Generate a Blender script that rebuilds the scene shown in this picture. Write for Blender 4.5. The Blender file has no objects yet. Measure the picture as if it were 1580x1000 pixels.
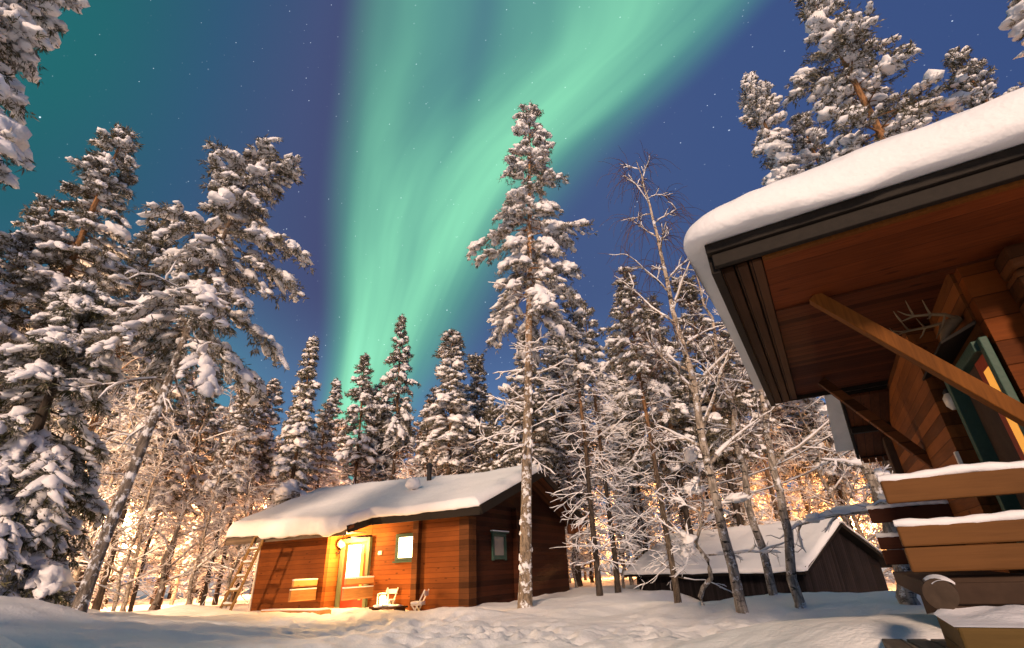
import bpy, math, random
import numpy as np
from mathutils import Matrix, Vector

scn = bpy.context.scene
COL = scn.collection
rad = math.radians


def lin(r, g, b):
    f = lambda c: (c / 255 / 12.92) if c / 255 <= .04045 else ((c / 255 + .055) / 1.055) ** 2.4
    return (f(r), f(g), f(b), 1.0)


# ------------------------------------------------------------------ camera
CAM_Z = 1.05
cam_d = bpy.data.cameras.new('camera')
cam_d.sensor_width = 36.0
cam_d.lens = 17.31
cam_d.clip_start = .05
cam_d.clip_end = 2000
cam = bpy.data.objects.new('camera', cam_d)
COL.objects.link(cam)
R_ = (0.85718781, 0.51357469, -0.03834199)
U_ = (0.2577945, -0.36343892, 0.89523972)
F_ = (-0.44583749, 0.77727292, 0.44393214)
cam.matrix_world = Matrix(((R_[0], U_[0], -F_[0], 0), (R_[1], U_[1], -F_[1], 0),
                           (R_[2], U_[2], -F_[2], CAM_Z), (0, 0, 0, 1)))
scn.camera = cam
scn.view_settings.view_transform = 'Standard'
scn.view_settings.look = 'None'
scn.view_settings.exposure = 0.3
scn.view_settings.gamma = 1.0
scn.cycles.max_bounces = 6
scn.cycles.diffuse_bounces = 3
scn.cycles.sample_clamp_indirect = 4.0
scn.cycles.sample_clamp_direct = 0
scn.cycles.use_denoising = True

SKY_LEVEL = .84
# ------------------------------------------------------------------ night sky with aurora (world)
wd = bpy.data.worlds.new('World')
scn.world = wd
wd.use_nodes = True
nt = wd.node_tree
nt.nodes.clear()


class NG:
    """tiny helper for node trees"""
    def __init__(s, nt):
        s.nt = nt

    def n(s, t, **k):
        nd = s.nt.nodes.new(t)
        for a, b in k.items():
            setattr(nd, a, b)
        return nd

    def put(s, sock, v):
        if hasattr(v, 'is_linked') or isinstance(v, bpy.types.NodeSocket):
            s.nt.links.new(v, sock)
        else:
            sock.default_value = v

    def m(s, op, a, b=0.0, c=0.0, clamp=False):
        nd = s.n('ShaderNodeMath', operation=op, use_clamp=clamp)
        for i, v in enumerate((a, b, c)):
            s.put(nd.inputs[i], v)
        return nd.outputs[0]

    def ss(s, v, lo, hi, a=0.0, b=1.0):
        nd = s.n('ShaderNodeMapRange', interpolation_type='SMOOTHSTEP')
        for i, x in enumerate((v, lo, hi, a, b)):
            s.put(nd.inputs[i], x)
        return nd.outputs[0]

    def mix(s, f, a, b, bt='MIX'):
        nd = s.n('ShaderNodeMix', data_type='RGBA', blend_type=bt)
        s.put(nd.inputs[0], f)
        s.put(nd.inputs[6], a)
        s.put(nd.inputs[7], b)
        return nd.outputs[2]

    def noise(s, vec, scale, detail=3.0, rough=.55):
        nd = s.n('ShaderNodeTexNoise')
        if vec is not None:
            s.put(nd.inputs['Vector'], vec)
        nd.inputs['Scale'].default_value = scale
        nd.inputs['Detail'].default_value = detail
        nd.inputs['Roughness'].default_value = rough
        return nd.outputs['Fac']

    def ramp(s, v, stops):
        nd = s.n('ShaderNodeValToRGB')
        e = nd.color_ramp.elements
        while len(e) < len(stops):
            e.new(.5)
        for i, (p, c) in enumerate(stops):
            e[i].position = p
            e[i].color = c
        s.put(nd.inputs[0], v)
        return nd.outputs[0]

    def curve(s, v, pts):
        nd = s.n('ShaderNodeFloatCurve')
        c = nd.mapping.curves[0]
        while len(c.points) < len(pts):
            c.points.new(.5, .5)
        for p, (x, y) in zip(c.points, pts):
            p.location = (x, y)
        nd.mapping.update()
        s.put(nd.inputs['Value'], v)
        return nd.outputs[0]


g = NG(nt)
tc = g.n('ShaderNodeTexCoord').outputs['Generated']
sep = g.n('ShaderNodeSeparateXYZ')
nt.links.new(tc, sep.inputs[0])
az = g.m('ADD', g.m('MULTIPLY', g.m('ARCTAN2', sep.outputs[0], sep.outputs[1]), 180 / math.pi), 29.84)
el = g.m('MULTIPLY', g.m('ARCSINE', sep.outputs[2]), 180 / math.pi)
t_el = g.m('DIVIDE', el, 90.0, clamp=True)
wob = g.m('MULTIPLY', g.m('SUBTRACT', g.noise(tc, 2.5, 1.0), .5), 2.0)
azw = g.m('ADD', az, wob)


def azcurve(pts):
    return g.m('SUBTRACT', g.m('MULTIPLY', g.curve(t_el, [(e / 90, (a + 60) / 140) for e, a in pts]), 140.0), 60.0)


Ledge = azcurve([(0, -22), (15.6, -22.3), (21, -22.6), (30, -23.4), (39, -25.2), (49, -26.3), (57, -27), (90, -29)])
Redge = azcurve([(0, -20), (12, -16.5), (21.9, -10.2), (31.7, -3.4), (39, 3.5), (44.6, 13), (48.5, 26), (52, 42), (57, 65), (90, 79)])
B2 = azcurve([(0, -20), (17, -18), (26.2, -14.2), (33.7, -10.6), (42.5, -4.5), (48, 4), (52.5, 14), (57.3, 24), (65, 33), (90, 45)])
GAP = azcurve([(0, -19), (18.7, -17.2), (29.9, -14.6), (42.4, -9.6), (51.1, -5.8), (59.7, -2), (90, 5)])
B1 = azcurve([(0, -21), (17, -20.4), (29.4, -19), (40.2, -18.6), (50, -18.2), (59, -15.7), (90, -12)])


def gauss(x, c, w):
    d = g.m('DIVIDE', g.m('SUBTRACT', x, c), w)
    return g.m('EXPONENT', g.m('MULTIPLY', g.m('MULTIPLY', d, d), -1.0))


wid = g.m('ADD', 3.2, g.m('MULTIPLY', t_el, 12.0))
inL = g.ss(g.m('SUBTRACT', azw, Ledge), -1.6, g.m('ADD', 1.8, g.m('MULTIPLY', t_el, 7.0)))
inR = g.ss(g.m('SUBTRACT', Redge, azw), g.m('MULTIPLY', wid, -1.0), g.m('MULTIPLY', wid, 1.3))
rays_v = g.n('ShaderNodeCombineXYZ')
nt.links.new(g.m('DIVIDE', g.m('SUBTRACT', az, Ledge), g.m('ADD', 4.0, g.m('SUBTRACT', Redge, Ledge))), rays_v.inputs[0])
nt.links.new(g.m('MULTIPLY', el, .006), rays_v.inputs[1])
rays = g.noise(rays_v.outputs[0], 11.0, 2.5, .5)
prof = g.m('ADD', .54, g.m('MULTIPLY', gauss(azw, B2, g.m('ADD', 3.0, g.m('MULTIPLY', t_el, 17.0))), .53))
prof = g.m('ADD', prof, g.m('MULTIPLY', gauss(azw, B1, 3.6), .13))
prof = g.m('SUBTRACT', prof, g.m('MULTIPLY', gauss(azw, GAP, g.m('ADD', 1.3, g.m('MULTIPLY', t_el, 2.6))), .15))
lowb = g.ss(el, 32.0, 16.0, 1.0, 1.22)
prof = g.m('MULTIPLY', prof, g.ss(rays, .2, .8, .90, 1.07))
prof = g.m('MULTIPLY', prof, lowb)
topdim = g.ss(el, 44.0, 62.0, 1.0, .88)
aur = g.m('MULTIPLY', g.m('MULTIPLY', g.m('MULTIPLY', inL, inR), prof), topdim)

taz = g.m('DIVIDE', g.m('ADD', az, 70.0), 140.0, clamp=True)
base = g.ramp(taz, [(0.0, lin(38, 92, 106)), (.12, lin(42, 90, 110)), (.2, lin(52, 86, 120)), (.28, lin(68, 82, 122)),
                    (.33, lin(70, 76, 116)), (.42, lin(66, 86, 130)), (.6, lin(68, 88, 132)), (.75, lin(62, 84, 132)), (1.0, lin(56, 78, 128))])
hz = g.ss(el, 30.0, 6.0)
base = g.mix(g.m('MULTIPLY', hz, .75), base, lin(104, 146, 196))
teal = g.m('MULTIPLY', gauss(az, -60.0, 13.0), gauss(el, 42.0, 14.0))
base = g.mix(g.m('MULTIPLY', teal, .55), base, lin(26, 118, 110))
teal2 = g.m('MULTIPLY', gauss(az, -37.0, 9.0), gauss(el, 14.0, 10.0))
base = g.mix(g.m('MULTIPLY', teal2, .5), base, lin(70, 165, 165))
base = g.mix(g.m('MULTIPLY', aur, .95, clamp=True), base, lin(26, 84, 72))
glow = g.mix(1.0, g.mix(g.ss(aur, .35, 1.1), lin(106, 182, 150), lin(140, 216, 177)), aur, 'MULTIPLY')
gc = g.n('ShaderNodeCombineXYZ')
sky = g.mix(.86, base, glow, 'ADD')
# stars: short trails
stv = g.n('ShaderNodeMapping')
stv.inputs['Rotation'].default_value = (.5, .3, .9)
stv.inputs['Scale'].default_value = (78, 130, 130)
nt.links.new(tc, stv.inputs[0])
vor = g.n('ShaderNodeTexVoronoi', feature='F1')
vor.inputs['Scale'].default_value = 1.0
nt.links.new(stv.outputs[0], vor.inputs['Vector'])
sepc = g.n('ShaderNodeSeparateColor')
nt.links.new(vor.outputs['Color'], sepc.inputs[0])
bright = g.m('POWER', sepc.outputs[0], 8.0)
star = g.m('MULTIPLY', g.ss(vor.outputs['Distance'], .11, .03), g.m('MULTIPLY', bright, 1.15))
stv2 = g.n('ShaderNodeMapping')
stv2.inputs['Rotation'].default_value = (.5, .3, .9)
stv2.inputs['Scale'].default_value = (22, 34, 34)
nt.links.new(tc, stv2.inputs[0])
vor2 = g.n('ShaderNodeTexVoronoi', feature='F1')
vor2.inputs['Scale'].default_value = 1.0
nt.links.new(stv2.outputs[0], vor2.inputs['Vector'])
sepc2 = g.n('ShaderNodeSeparateColor')
nt.links.new(vor2.outputs['Color'], sepc2.inputs[0])
star = g.m('ADD', star, g.m('MULTIPLY', g.ss(vor2.outputs['Distance'], .05, .012), g.m('MULTIPLY', g.m('POWER', sepc2.outputs[1], 5.0), 1.6)))
star = g.m('MULTIPLY', star, g.ss(el, 4.0, 25.0))
sc_ = g.mix(1.0, (.8, .9, 1.0, 1), star, 'MULTIPLY')
sky = g.mix(1.0, sky, sc_, 'ADD')
bg = g.n('ShaderNodeBackground')
nt.links.new(sky, bg.inputs['Color'])
bg.inputs['Strength'].default_value = SKY_LEVEL
wo = g.n('ShaderNodeOutputWorld')
nt.links.new(bg.outputs[0], wo.inputs[0])

# ------------------------------------------------------------------ main light: warm low light from behind the camera
sd = bpy.data.lights.new('sun', 'SUN')
sd.energy = 3.3
sd.angle = rad(9)
sd.color = (1.0, .70, .49)
sun = bpy.data.objects.new('sun', sd)
COL.objects.link(sun)
SUN_DIR = Vector((-.32, .9, -.36))
sun.rotation_euler = SUN_DIR.to_track_quat('-Z', 'Y').to_euler()


# ------------------------------------------------------------------ noise
def _h(ix, iy, s):
    n = (ix.astype(np.int64) * 374761393 + iy.astype(np.int64) * 668265263 + s * 974711) & 0x7fffffff
    n = ((n ^ (n >> 13)) * 1274126177) & 0x7fffffff
    return ((n ^ (n >> 16)) & 0xffff) / 65535.0


def vnoise(x, y, s=0):
    x = np.asarray(x, float)
    y = np.asarray(y, float)
    ix, iy = np.floor(x), np.floor(y)
    fx, fy = x - ix, y - iy
    fx = fx * fx * fx * (fx * (fx * 6 - 15) + 10)
    fy = fy * fy * fy * (fy * (fy * 6 - 15) + 10)
    a, b = _h(ix, iy, s), _h(ix + 1, iy, s)
    c, d = _h(ix, iy + 1, s), _h(ix + 1, iy + 1, s)
    return (a * (1 - fx) + b * fx) * (1 - fy) + (c * (1 - fx) + d * fx) * fy - .5


def fbm(x, y, s=0, o=4):
    r, a = 0, 1.0
    for i in range(o):
        r = r + a * vnoise(x * 2 ** i, y * 2 ** i, s + i * 17)
        a *= .5
    return r


def sstep(a, b, x):
    t = np.clip((x - a) / (b - a), 0, 1)
    return t * t * (3 - 2 * t)


# ------------------------------------------------------------------ mesh builder
def ico(sub):
    import bmesh
    bm = bmesh.new()
    bmesh.ops.create_icosphere(bm, subdivisions=sub, radius=1.0)
    bm.verts.ensure_lookup_table()
    v = np.array([x.co[:] for x in bm.verts])
    f = np.array([[w.index for w in x.verts] for x in bm.faces])
    bm.free()
    return v, f


def lumpy(sub, seed, amp):
    v, f = ico(sub)
    r = 1 + amp * (fbm(v[:, 0] * 1.3 + 7 * seed, v[:, 1] * 1.3 + v[:, 2] * 2.1, seed, 3) * 1.6)
    v = v * r[:, None]
    v[:, 2] = np.where(v[:, 2] < 0, v[:, 2] * .6, v[:, 2])
    return v, f


LUMP_S = [lumpy(2, i, .55) for i in range(6)]
LUMP_B = [lumpy(3, 20 + i, .75) for i in range(6)]


class MB:
    def __init__(s):
        s.v, s.f, s.n = [], [], 0

    def add(s, v, f, mat=0):
        v = np.asarray(v, float).reshape(-1, 3)
        f = np.asarray(f, np.int64)
        s.v.append(v)
        s.f.append((f + s.n, mat))
        s.n += len(v)

    def box(s, x0, x1, y0, y1, z0, z1, mat=0):
        v = [(x, y, z) for z in (z0, z1) for y in (y0, y1) for x in (x0, x1)]
        s.add(v, [(0, 2, 3, 1), (4, 5, 7, 6), (0, 1, 5, 4), (2, 6, 7, 3), (0, 4, 6, 2), (1, 3, 7, 5)], mat)

    def beam(s, p, q, w, h, up=(0, 0, 1), mat=0):
        p, q = np.array(p, float), np.array(q, float)
        d = q - p
        d /= np.linalg.norm(d)
        a = np.cross(d, up)
        a /= np.linalg.norm(a)
        b = np.cross(a, d)
        v = [c + a * i * w / 2 + b * j * h / 2 for c in (p, q) for j in (-1, 1) for i in (-1, 1)]
        s.add(v, [(0, 1, 3, 2), (4, 6, 7, 5), (0, 4, 5, 1), (2, 3, 7, 6), (0, 2, 6, 4), (1, 5, 7, 3)], mat)

    def hexa(s, b4, t4, mat=0):
        s.add(list(b4) + list(t4), [(3, 2, 1, 0), (4, 5, 6, 7), (0, 1, 5, 4), (1, 2, 6, 5), (2, 3, 7, 6), (3, 0, 4, 7)], mat)

    def tube(s, P, r, n=5, mat=0, cap=True):
        P = np.asarray(P, float)
        m = len(P)
        r = np.broadcast_to(np.asarray(r, float), (m,))
        T = np.gradient(P, axis=0)
        T /= np.linalg.norm(T, axis=1)[:, None] + 1e-9
        ref = np.array([0, 0, 1.0]) if abs(T[0, 2]) < .8 else np.array([1.0, 0, 0])
        A = np.cross(T, ref)
        A /= np.linalg.norm(A, axis=1)[:, None] + 1e-9
        B = np.cross(T, A)
        an = np.arange(n) * 2 * math.pi / n
        V = P[:, None, :] + r[:, None, None] * (np.cos(an)[None, :, None] * A[:, None, :] + np.sin(an)[None, :, None] * B[:, None, :])
        i = np.arange(m - 1)[:, None] * n
        j = np.arange(n)[None, :]
        k = (j + 1) % n
        F = np.stack([i + j, i + n + j, i + n + k, i + k], -1).reshape(-1, 4)
        s.add(V.reshape(-1, 3), F, mat)
        if cap and n > 4:
            s.add(V[0], [list(range(n))], mat)
            s.add(V[-1], [list(range(n))[::-1]], mat)

    def grid(s, V, mat=0, close=False):
        a, b = V.shape[:2]
        i = np.arange(a - 1)[:, None] * b
        j = np.arange(b - (0 if close else 1))[None, :]
        k = (j + 1) % b
        F = np.stack([i + j, i + k, i + b + k, i + b + j], -1).reshape(-1, 4)
        s.add(V.reshape(-1, 3), F, mat)

    def lumps(s, pos, dirs, scl, rng, big=False, mat=0):
        pos, dirs, scl = np.asarray(pos), np.asarray(dirs), np.asarray(scl)
        if not len(pos):
            return
        T = LUMP_B if big else LUMP_S
        pick = rng.integers(0, len(T), len(pos))
        d = dirs / (np.linalg.norm(dirs, axis=1)[:, None] + 1e-9)
        y = np.cross(np.array([0, 0, 1.0]), d)
        ln = np.linalg.norm(y, axis=1)
        y[ln < 1e-3] = (0, 1, 0)
        y /= np.linalg.norm(y, axis=1)[:, None]
        z = np.cross(d, y)
        for t, (tv, tf) in enumerate(T):
            q = np.where(pick == t)[0]
            if not len(q):
                continue
            sv = tv[None] * scl[q][:, None, :]
            V = pos[q][:, None, :] + sv[..., 0:1] * d[q][:, None, :] + sv[..., 1:2] * y[q][:, None, :] + sv[..., 2:3] * z[q][:, None, :]
            F = tf[None] + (np.arange(len(q)) * len(tv))[:, None, None]
            s.add(V.reshape(-1, 3), F.reshape(-1, 3), mat)

    def tufts(s, pos, dirs, size, rng, K=6, mat=0, spread=.75, wid=.16):
        pos, dirs, size = np.asarray(pos), np.asarray(dirs), np.asarray(size)
        if not len(pos):
            return
        N = len(pos)
        d = dirs[:, None, :] + spread * rng.normal(size=(N, K, 3))
        d /= np.linalg.norm(d, axis=2)[..., None] + 1e-9
        L = size[:, None] * rng.uniform(.6, 1.15, (N, K))
        w = np.cross(d, rng.normal(size=(N, K, 3)))
        w /= np.linalg.norm(w, axis=2)[..., None] + 1e-9
        b = pos[:, None, :] + rng.normal(size=(N, K, 3)) * (size * .12)[:, None, None]
        mid = b + d * (L * .45)[..., None]
        V = np.stack([b, mid + w * (L * wid)[..., None], b + d * L[..., None], mid - w * (L * wid)[..., None]], 2)
        F = np.arange(N * K * 4).reshape(-1, 4)
        s.add(V.reshape(-1, 3), F, mat)

    def mesh(s, name, mats, smooth=False):
        me = bpy.data.meshes.new(name)
        if not s.v:
            return me
        V = np.concatenate(s.v)
        groups = [(np.asarray(f), m) for f, m in s.f]
        lt = np.concatenate([np.full(len(f), f.shape[1]) for f, m in groups])
        li = np.concatenate([f.ravel() for f, m in groups])
        mi = np.concatenate([np.full(len(f), m) for f, m in groups])
        me.vertices.add(len(V))
        me.vertices.foreach_set('co', V.ravel().astype(np.float32))
        me.loops.add(len(li))
        me.loops.foreach_set('vertex_index', li.astype(np.int32))
        me.polygons.add(len(lt))
        ls = np.zeros(len(lt), np.int32)
        ls[1:] = np.cumsum(lt)[:-1]
        me.polygons.foreach_set('loop_start', ls)
        me.polygons.foreach_set('material_index', mi.astype(np.int32))
        me.polygons.foreach_set('use_smooth', np.full(len(lt), smooth))
        for m in (mats if isinstance(mats, (list, tuple)) else [mats]):
            me.materials.append(m)
        me.update(calc_edges=True)
        me.validate()
        return me

    def obj(s, name, mats, parent=None, smooth=False, bevel=0.0, label=None):
        o = bpy.data.objects.new(name, s.mesh(name, mats, smooth))
        COL.objects.link(o)
        if parent is not None:
            o.parent = parent
        if bevel:
            md = o.modifiers.new('bevel', 'BEVEL')
            md.width = bevel
            md.segments = 2
            md.limit_method = 'ANGLE'
        if label:
            o['label'] = label
        return o


def tag(o, label, cat, group=None, kind=None):
    if label:
        o['label'] = label
    if cat:
        o['category'] = cat
    if group:
        o['group'] = group
    if kind:
        o['kind'] = kind
    return o


def thing(name, label, cat, loc=(0, 0, 0), rz=0.0, group=None):
    o = bpy.data.objects.new(name, None)
    o.empty_display_size = .2
    COL.objects.link(o)
    o.location = loc
    o.rotation_euler = (0, 0, rz)
    return tag(o, label, cat, group)


# ------------------------------------------------------------------ materials
def mat(name):
    m = bpy.data.materials.new(name)
    m.use_nodes = True
    n = NG(m.node_tree)
    b = m.node_tree.nodes['Principled BSDF']
    return m, n, b


def coords(n, kind='Object', scale=(1, 1, 1)):
    t = n.n('ShaderNodeTexCoord').outputs[kind]
    if scale == (1, 1, 1):
        return t
    mp = n.n('ShaderNodeMapping')
    mp.inputs['Scale'].default_value = scale
    n.nt.links.new(t, mp.inputs[0])
    return mp.outputs[0]


def bump(n, b, h, strength, dist):
    bp = n.n('ShaderNodeBump')
    bp.inputs['Strength'].default_value = strength
    bp.inputs['Distance'].default_value = dist
    n.put(bp.inputs['Height'], h)
    n.nt.links.new(bp.outputs[0], b.inputs['Normal'])


def snow_mat(name, col=(.83, .83, .86), s1=9.0, s2=60.0, st=.35, dist=.03):
    m, n, b = mat(name)
    v = coords(n)
    h = n.m('ADD', n.noise(v, s1, 4.0), n.m('MULTIPLY', n.noise(v, s2, 2.0), .25))
    c = n.mix(n.noise(v, 2.5, 3.0), (col[0] * .93, col[1] * .93, col[2] * .94, 1), (col[0], col[1], col[2], 1))
    n.put(b.inputs['Base Color'], c)
    b.inputs['Roughness'].default_value = .65
    b.inputs['Specular IOR Level'].default_value = .25
    bump(n, b, h, st, dist)
    return m


def plain(name, col, rough=.6, ns=0, amt=.3, emit=None, est=0, metal=0, spec=.2):
    m, n, b = mat(name)
    if ns:
        f = n.noise(coords(n), ns, 4.0)
        n.put(b.inputs['Base Color'], n.mix(f, tuple(c * (1 - amt) for c in col) + (1,), tuple(min(1, c * (1 + amt)) for c in col) + (1,)))
        bump(n, b, f, .3, .01)
    else:
        b.inputs['Base Color'].default_value = tuple(col) + (1,)
    b.inputs['Roughness'].default_value = rough
    b.inputs['Metallic'].default_value = metal
    b.inputs['Specular IOR Level'].default_value = spec
    if emit:
        b.inputs['Emission Color'].default_value = tuple(emit) + (1,)
        b.inputs['Emission Strength'].default_value = est
    return m


def plank_mat(name, col, axis=2, grain=0, pitch=.14, dark=.25, knots=True, var=.5, gap=.05, rough=.7):
    m, n, b = mat(name)
    t = coords(n)
    sp = n.n('ShaderNodeSeparateXYZ')
    n.nt.links.new(t, sp.inputs[0])
    q = n.m('DIVIDE', sp.outputs[axis], pitch)
    fr = n.m('FRACT', q)
    idx = n.m('FLOOR', q)
    edge = n.m('MINIMUM', fr, n.m('SUBTRACT', 1.0, fr))
    line = n.ss(edge, 0.0, gap)
    wn = n.n('ShaderNodeTexWhiteNoise', noise_dimensions='1D')
    n.put(wn.inputs['W'], idx)
    sc = [14.0, 14.0, 14.0]
    sc[grain] = .9
    mp = n.n('ShaderNodeMapping')
    mp.inputs['Scale'].default_value = sc
    n.nt.links.new(t, mp.inputs[0])
    off = n.n('ShaderNodeCombineXYZ')
    n.put(off.inputs[grain], n.m('MULTIPLY', wn.outputs[0], 40.0))
    n.nt.links.new(off.outputs[0], mp.inputs['Location'])
    gr = n.noise(mp.outputs[0], 3.0, 5.0, .6)
    blotch = n.noise(t, 1.1, 3.0)
    f = n.m('ADD', n.m('ADD', n.m('MULTIPLY', wn.outputs[0], .4), n.m('MULTIPLY', gr, .45)), n.m('MULTIPLY', n.m('SUBTRACT', blotch, .5), .5))
    lo = tuple(c * (1 - var) for c in col) + (1,)
    hi = tuple(min(1, c * (1 + var)) for c in col) + (1,)
    c = n.mix(n.ss(f, .1, .75), lo, hi)
    if knots:
        ks = [6.0, 6.0, 6.0]
        ks[grain] = 2.2
        mp2 = n.n('ShaderNodeMapping')
        mp2.inputs['Scale'].default_value = ks
        n.nt.links.new(t, mp2.inputs[0])
        vo = n.n('ShaderNodeTexVoronoi', feature='F1')
        vo.inputs['Scale'].default_value = 1.0
        n.nt.links.new(mp2.outputs[0], vo.inputs['Vector'])
        kn = n.ss(vo.outputs['Distance'], .16, .06)
        c = n.mix(n.m('MULTIPLY', kn, .75), c, tuple(x * .3 for x in col) + (1,))
    c = n.mix(line, tuple(x * dark for x in col) + (1,), c)
    n.put(b.inputs['Base Color'], c)
    b.inputs['Roughness'].default_value = rough
    b.inputs['Specular IOR Level'].default_value = .12
    bump(n, b, n.m('ADD', line, n.m('MULTIPLY', gr, .25)), .5, .012)
    return m


def bark_mat(name, low, high, zmid, zw, patch=.5, side=(-.4, -.9, 0), birch=False):
    m, n, b = mat(name)
    t = coords(n)
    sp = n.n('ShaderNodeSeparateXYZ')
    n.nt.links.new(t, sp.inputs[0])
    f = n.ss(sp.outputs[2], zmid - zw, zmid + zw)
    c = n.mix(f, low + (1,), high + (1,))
    fl = n.noise(coords(n, 'Object', (1, 1, .28)), 16.0, 5.0, .65)
    c = n.mix(n.ss(fl, .38, .62), n.mix(.65, c, (.01, .008, .006, 1)), c)
    if birch:
        st = n.noise(coords(n, 'Object', (1.6, 1.6, 5.5)), 2.6, 4.0, .6)
        c = n.mix(n.ss(st, .56, .64), c, (.03, .028, .026, 1))
    # wind-blown snow stuck to the bark in patches
    pn = n.noise(t, 5.5, 4.0, .7)
    c = n.mix(n.ss(pn, 1 - patch - .03, 1 - patch + .05), c, (.78, .78, .8, 1))
    n.put(b.inputs['Base Color'], c)
    b.inputs['Roughness'].default_value = .85
    b.inputs['Specular IOR Level'].default_value = .15
    bump(n, b, n.m('ADD', fl, n.m('MULTIPLY', n.ss(pn, 1 - patch - .05, 1 - patch + .08), .9)), .8, .03)
    return m


def needle_mat(name, c1, c2):
    m, n, b = mat(name)
    f = n.noise(coords(n), 3.0, 3.0)
    f2 = n.noise(coords(n), 7.0, 3.0, .6)
    c = n.mix(n.ss(f, .35, .65), c1 + (1,), c2 + (1,))
    n.put(b.inputs['Base Color'], n.mix(n.m('MULTIPLY', n.ss(f2, .46, .62), .8), c, (.44, .41, .385, 1)))   # hoar frost on the needles
    b.inputs['Roughness'].default_value = .7
    b.inputs['Specular IOR Level'].default_value = .25
    return m


M = {}
M['snow'] = snow_mat('snow')
M['ground'] = snow_mat('ground_snow', (.88, .87, .86), 3.5, 32.0, .5, .06)
M['roofsnow'] = snow_mat('roof_snow', (.84, .84, .86), 4.0, 18.0, .45, .06)
M['tsnow'] = snow_mat('tree_snow', (.86, .85, .87), 14.0, 70.0, .5, .03)
M['needle'] = needle_mat('pine_needles', (.055, .05, .024), (.12, .10, .048))
M['needle2'] = needle_mat('spruce_needles', (.045, .05, .024), (.10, .095, .048))
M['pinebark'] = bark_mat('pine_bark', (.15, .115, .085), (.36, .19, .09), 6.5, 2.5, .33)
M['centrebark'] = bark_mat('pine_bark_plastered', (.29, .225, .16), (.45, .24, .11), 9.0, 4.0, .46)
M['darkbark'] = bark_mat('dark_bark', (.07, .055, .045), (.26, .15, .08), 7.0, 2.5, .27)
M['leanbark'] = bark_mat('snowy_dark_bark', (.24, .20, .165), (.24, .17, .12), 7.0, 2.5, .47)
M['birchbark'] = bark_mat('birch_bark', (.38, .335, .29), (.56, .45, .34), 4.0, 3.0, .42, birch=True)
M['twig'] = plain('birch_twigs', (.09, .05, .04), .8)
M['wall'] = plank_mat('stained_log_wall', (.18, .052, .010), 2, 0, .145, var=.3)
M['wallY'] = plank_mat('stained_log_gable_shaded', (.04, .011, .004), 2, 1, .145)  # front wall stain darkened; the unlit gable's shade is in the colour
M['wallret'] = plank_mat('stained_log_return', (.30, .10, .022), 2, 1, .145, var=.3)
M['log'] = plank_mat('log_ends', (.085, .030, .009), 2, 0, .145, dark=.3)
M['trim'] = plain('dark_brown_fascia', (.015, .011, .008), .7, 20, .4)
M['greytrim'] = plank_mat('grey_weathered_fascia', (.12, .09, .065), 2, 0, .09, knots=False)
M['green'] = plain('dark_green_paint', (.035, .075, .055), .5, 30, .2)
M['sage'] = plain('sage_green_paint', (.13, .16, .085), .5, 30, .2)
M['red'] = plain('red_paint_door', (.32, .045, .015), .5, 25, .2)
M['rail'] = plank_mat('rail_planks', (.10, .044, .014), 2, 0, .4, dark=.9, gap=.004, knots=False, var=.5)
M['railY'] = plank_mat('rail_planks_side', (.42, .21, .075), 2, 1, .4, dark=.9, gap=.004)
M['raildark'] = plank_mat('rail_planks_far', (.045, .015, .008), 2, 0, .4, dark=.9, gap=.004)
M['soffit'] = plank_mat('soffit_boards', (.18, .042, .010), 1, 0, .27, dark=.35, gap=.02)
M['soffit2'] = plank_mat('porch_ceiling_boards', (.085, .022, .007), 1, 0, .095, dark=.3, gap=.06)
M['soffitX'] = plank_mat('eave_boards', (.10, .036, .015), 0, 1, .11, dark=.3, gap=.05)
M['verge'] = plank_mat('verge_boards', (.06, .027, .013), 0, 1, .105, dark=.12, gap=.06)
M['nearwall'] = plank_mat('near_cabin_front_boards', (.12, .030, .004), 2, 0, .185, dark=.3, gap=.03)
M['nearside'] = plank_mat('near_cabin_side_boards', (.15, .05, .012), 2, 1, .115, dark=.45, gap=.05)
M['brace'] = plank_mat('brace_timber', (.19, .066, .011), 1, 2, .7, dark=.9, gap=.003, knots=False, var=.5)
M['step'] = plank_mat('step_timber', (.075, .046, .014), 2, 0, .22, dark=.35, gap=.02)
M['greyboard'] = plank_mat('grey_boards', (.17, .135, .10), 0, 1, .14, dark=.2, gap=.05)
M['shed'] = plank_mat('shed_boards', (.016, .012, .013), 1, 2, .12, dark=.15, gap=.12, knots=False)
M['shedX'] = plank_mat('shed_boards_long', (.014, .011, .012), 0, 2, .12, dark=.15, gap=.12, knots=False)
M['white'] = plain('white_paint', (.75, .7, .62), .5, 20, .08)
M['ladder'] = plain('ladder_wood', (.2, .12, .045), .7, 18, .3)
M['pipe'] = plain('black_pipe', (.02, .02, .022), .45, 30, .3)
M['glow'] = plain('lit_pane', (.9, .8, .6), .4, emit=(1.0, .70, .33), est=11.0)
M['glowo'] = plain('amber_pane', (.6, .3, .06), .4, emit=(1.0, .40, .055), est=.62)
M['dimpane'] = plain('dim_pane', (.30, .25, .21), .12, 3, .15, spec=.6)
M['bulb'] = plain('lamp_glow', (1, .9, .7), .4, emit=(1.0, .62, .25), est=12.0)
M['flame'] = plain('lantern_glow', (1, .8, .5), .4, emit=(1.0, .66, .25), est=26.0)
M['globe'] = plain('lamp_globe_glass', (.8, .55, .25), .2, emit=(1.0, .55, .16), est=.9)
M['glass'] = plain('lamp_glass', (.55, .5, .42), .15, spec=.8)
M['bone'] = plain('antler_bone', (.19, .135, .075), .6, 25, .25)
M['yellow'] = plain('yellow_plate', (.55, .36, .06), .5, 25, .15)
M['ink'] = plain('dark_ink', (.03, .022, .015), .6)
M['darkwood'] = plain('dark_foundation_wood', (.05, .03, .02), .8, 12, .4)
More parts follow.
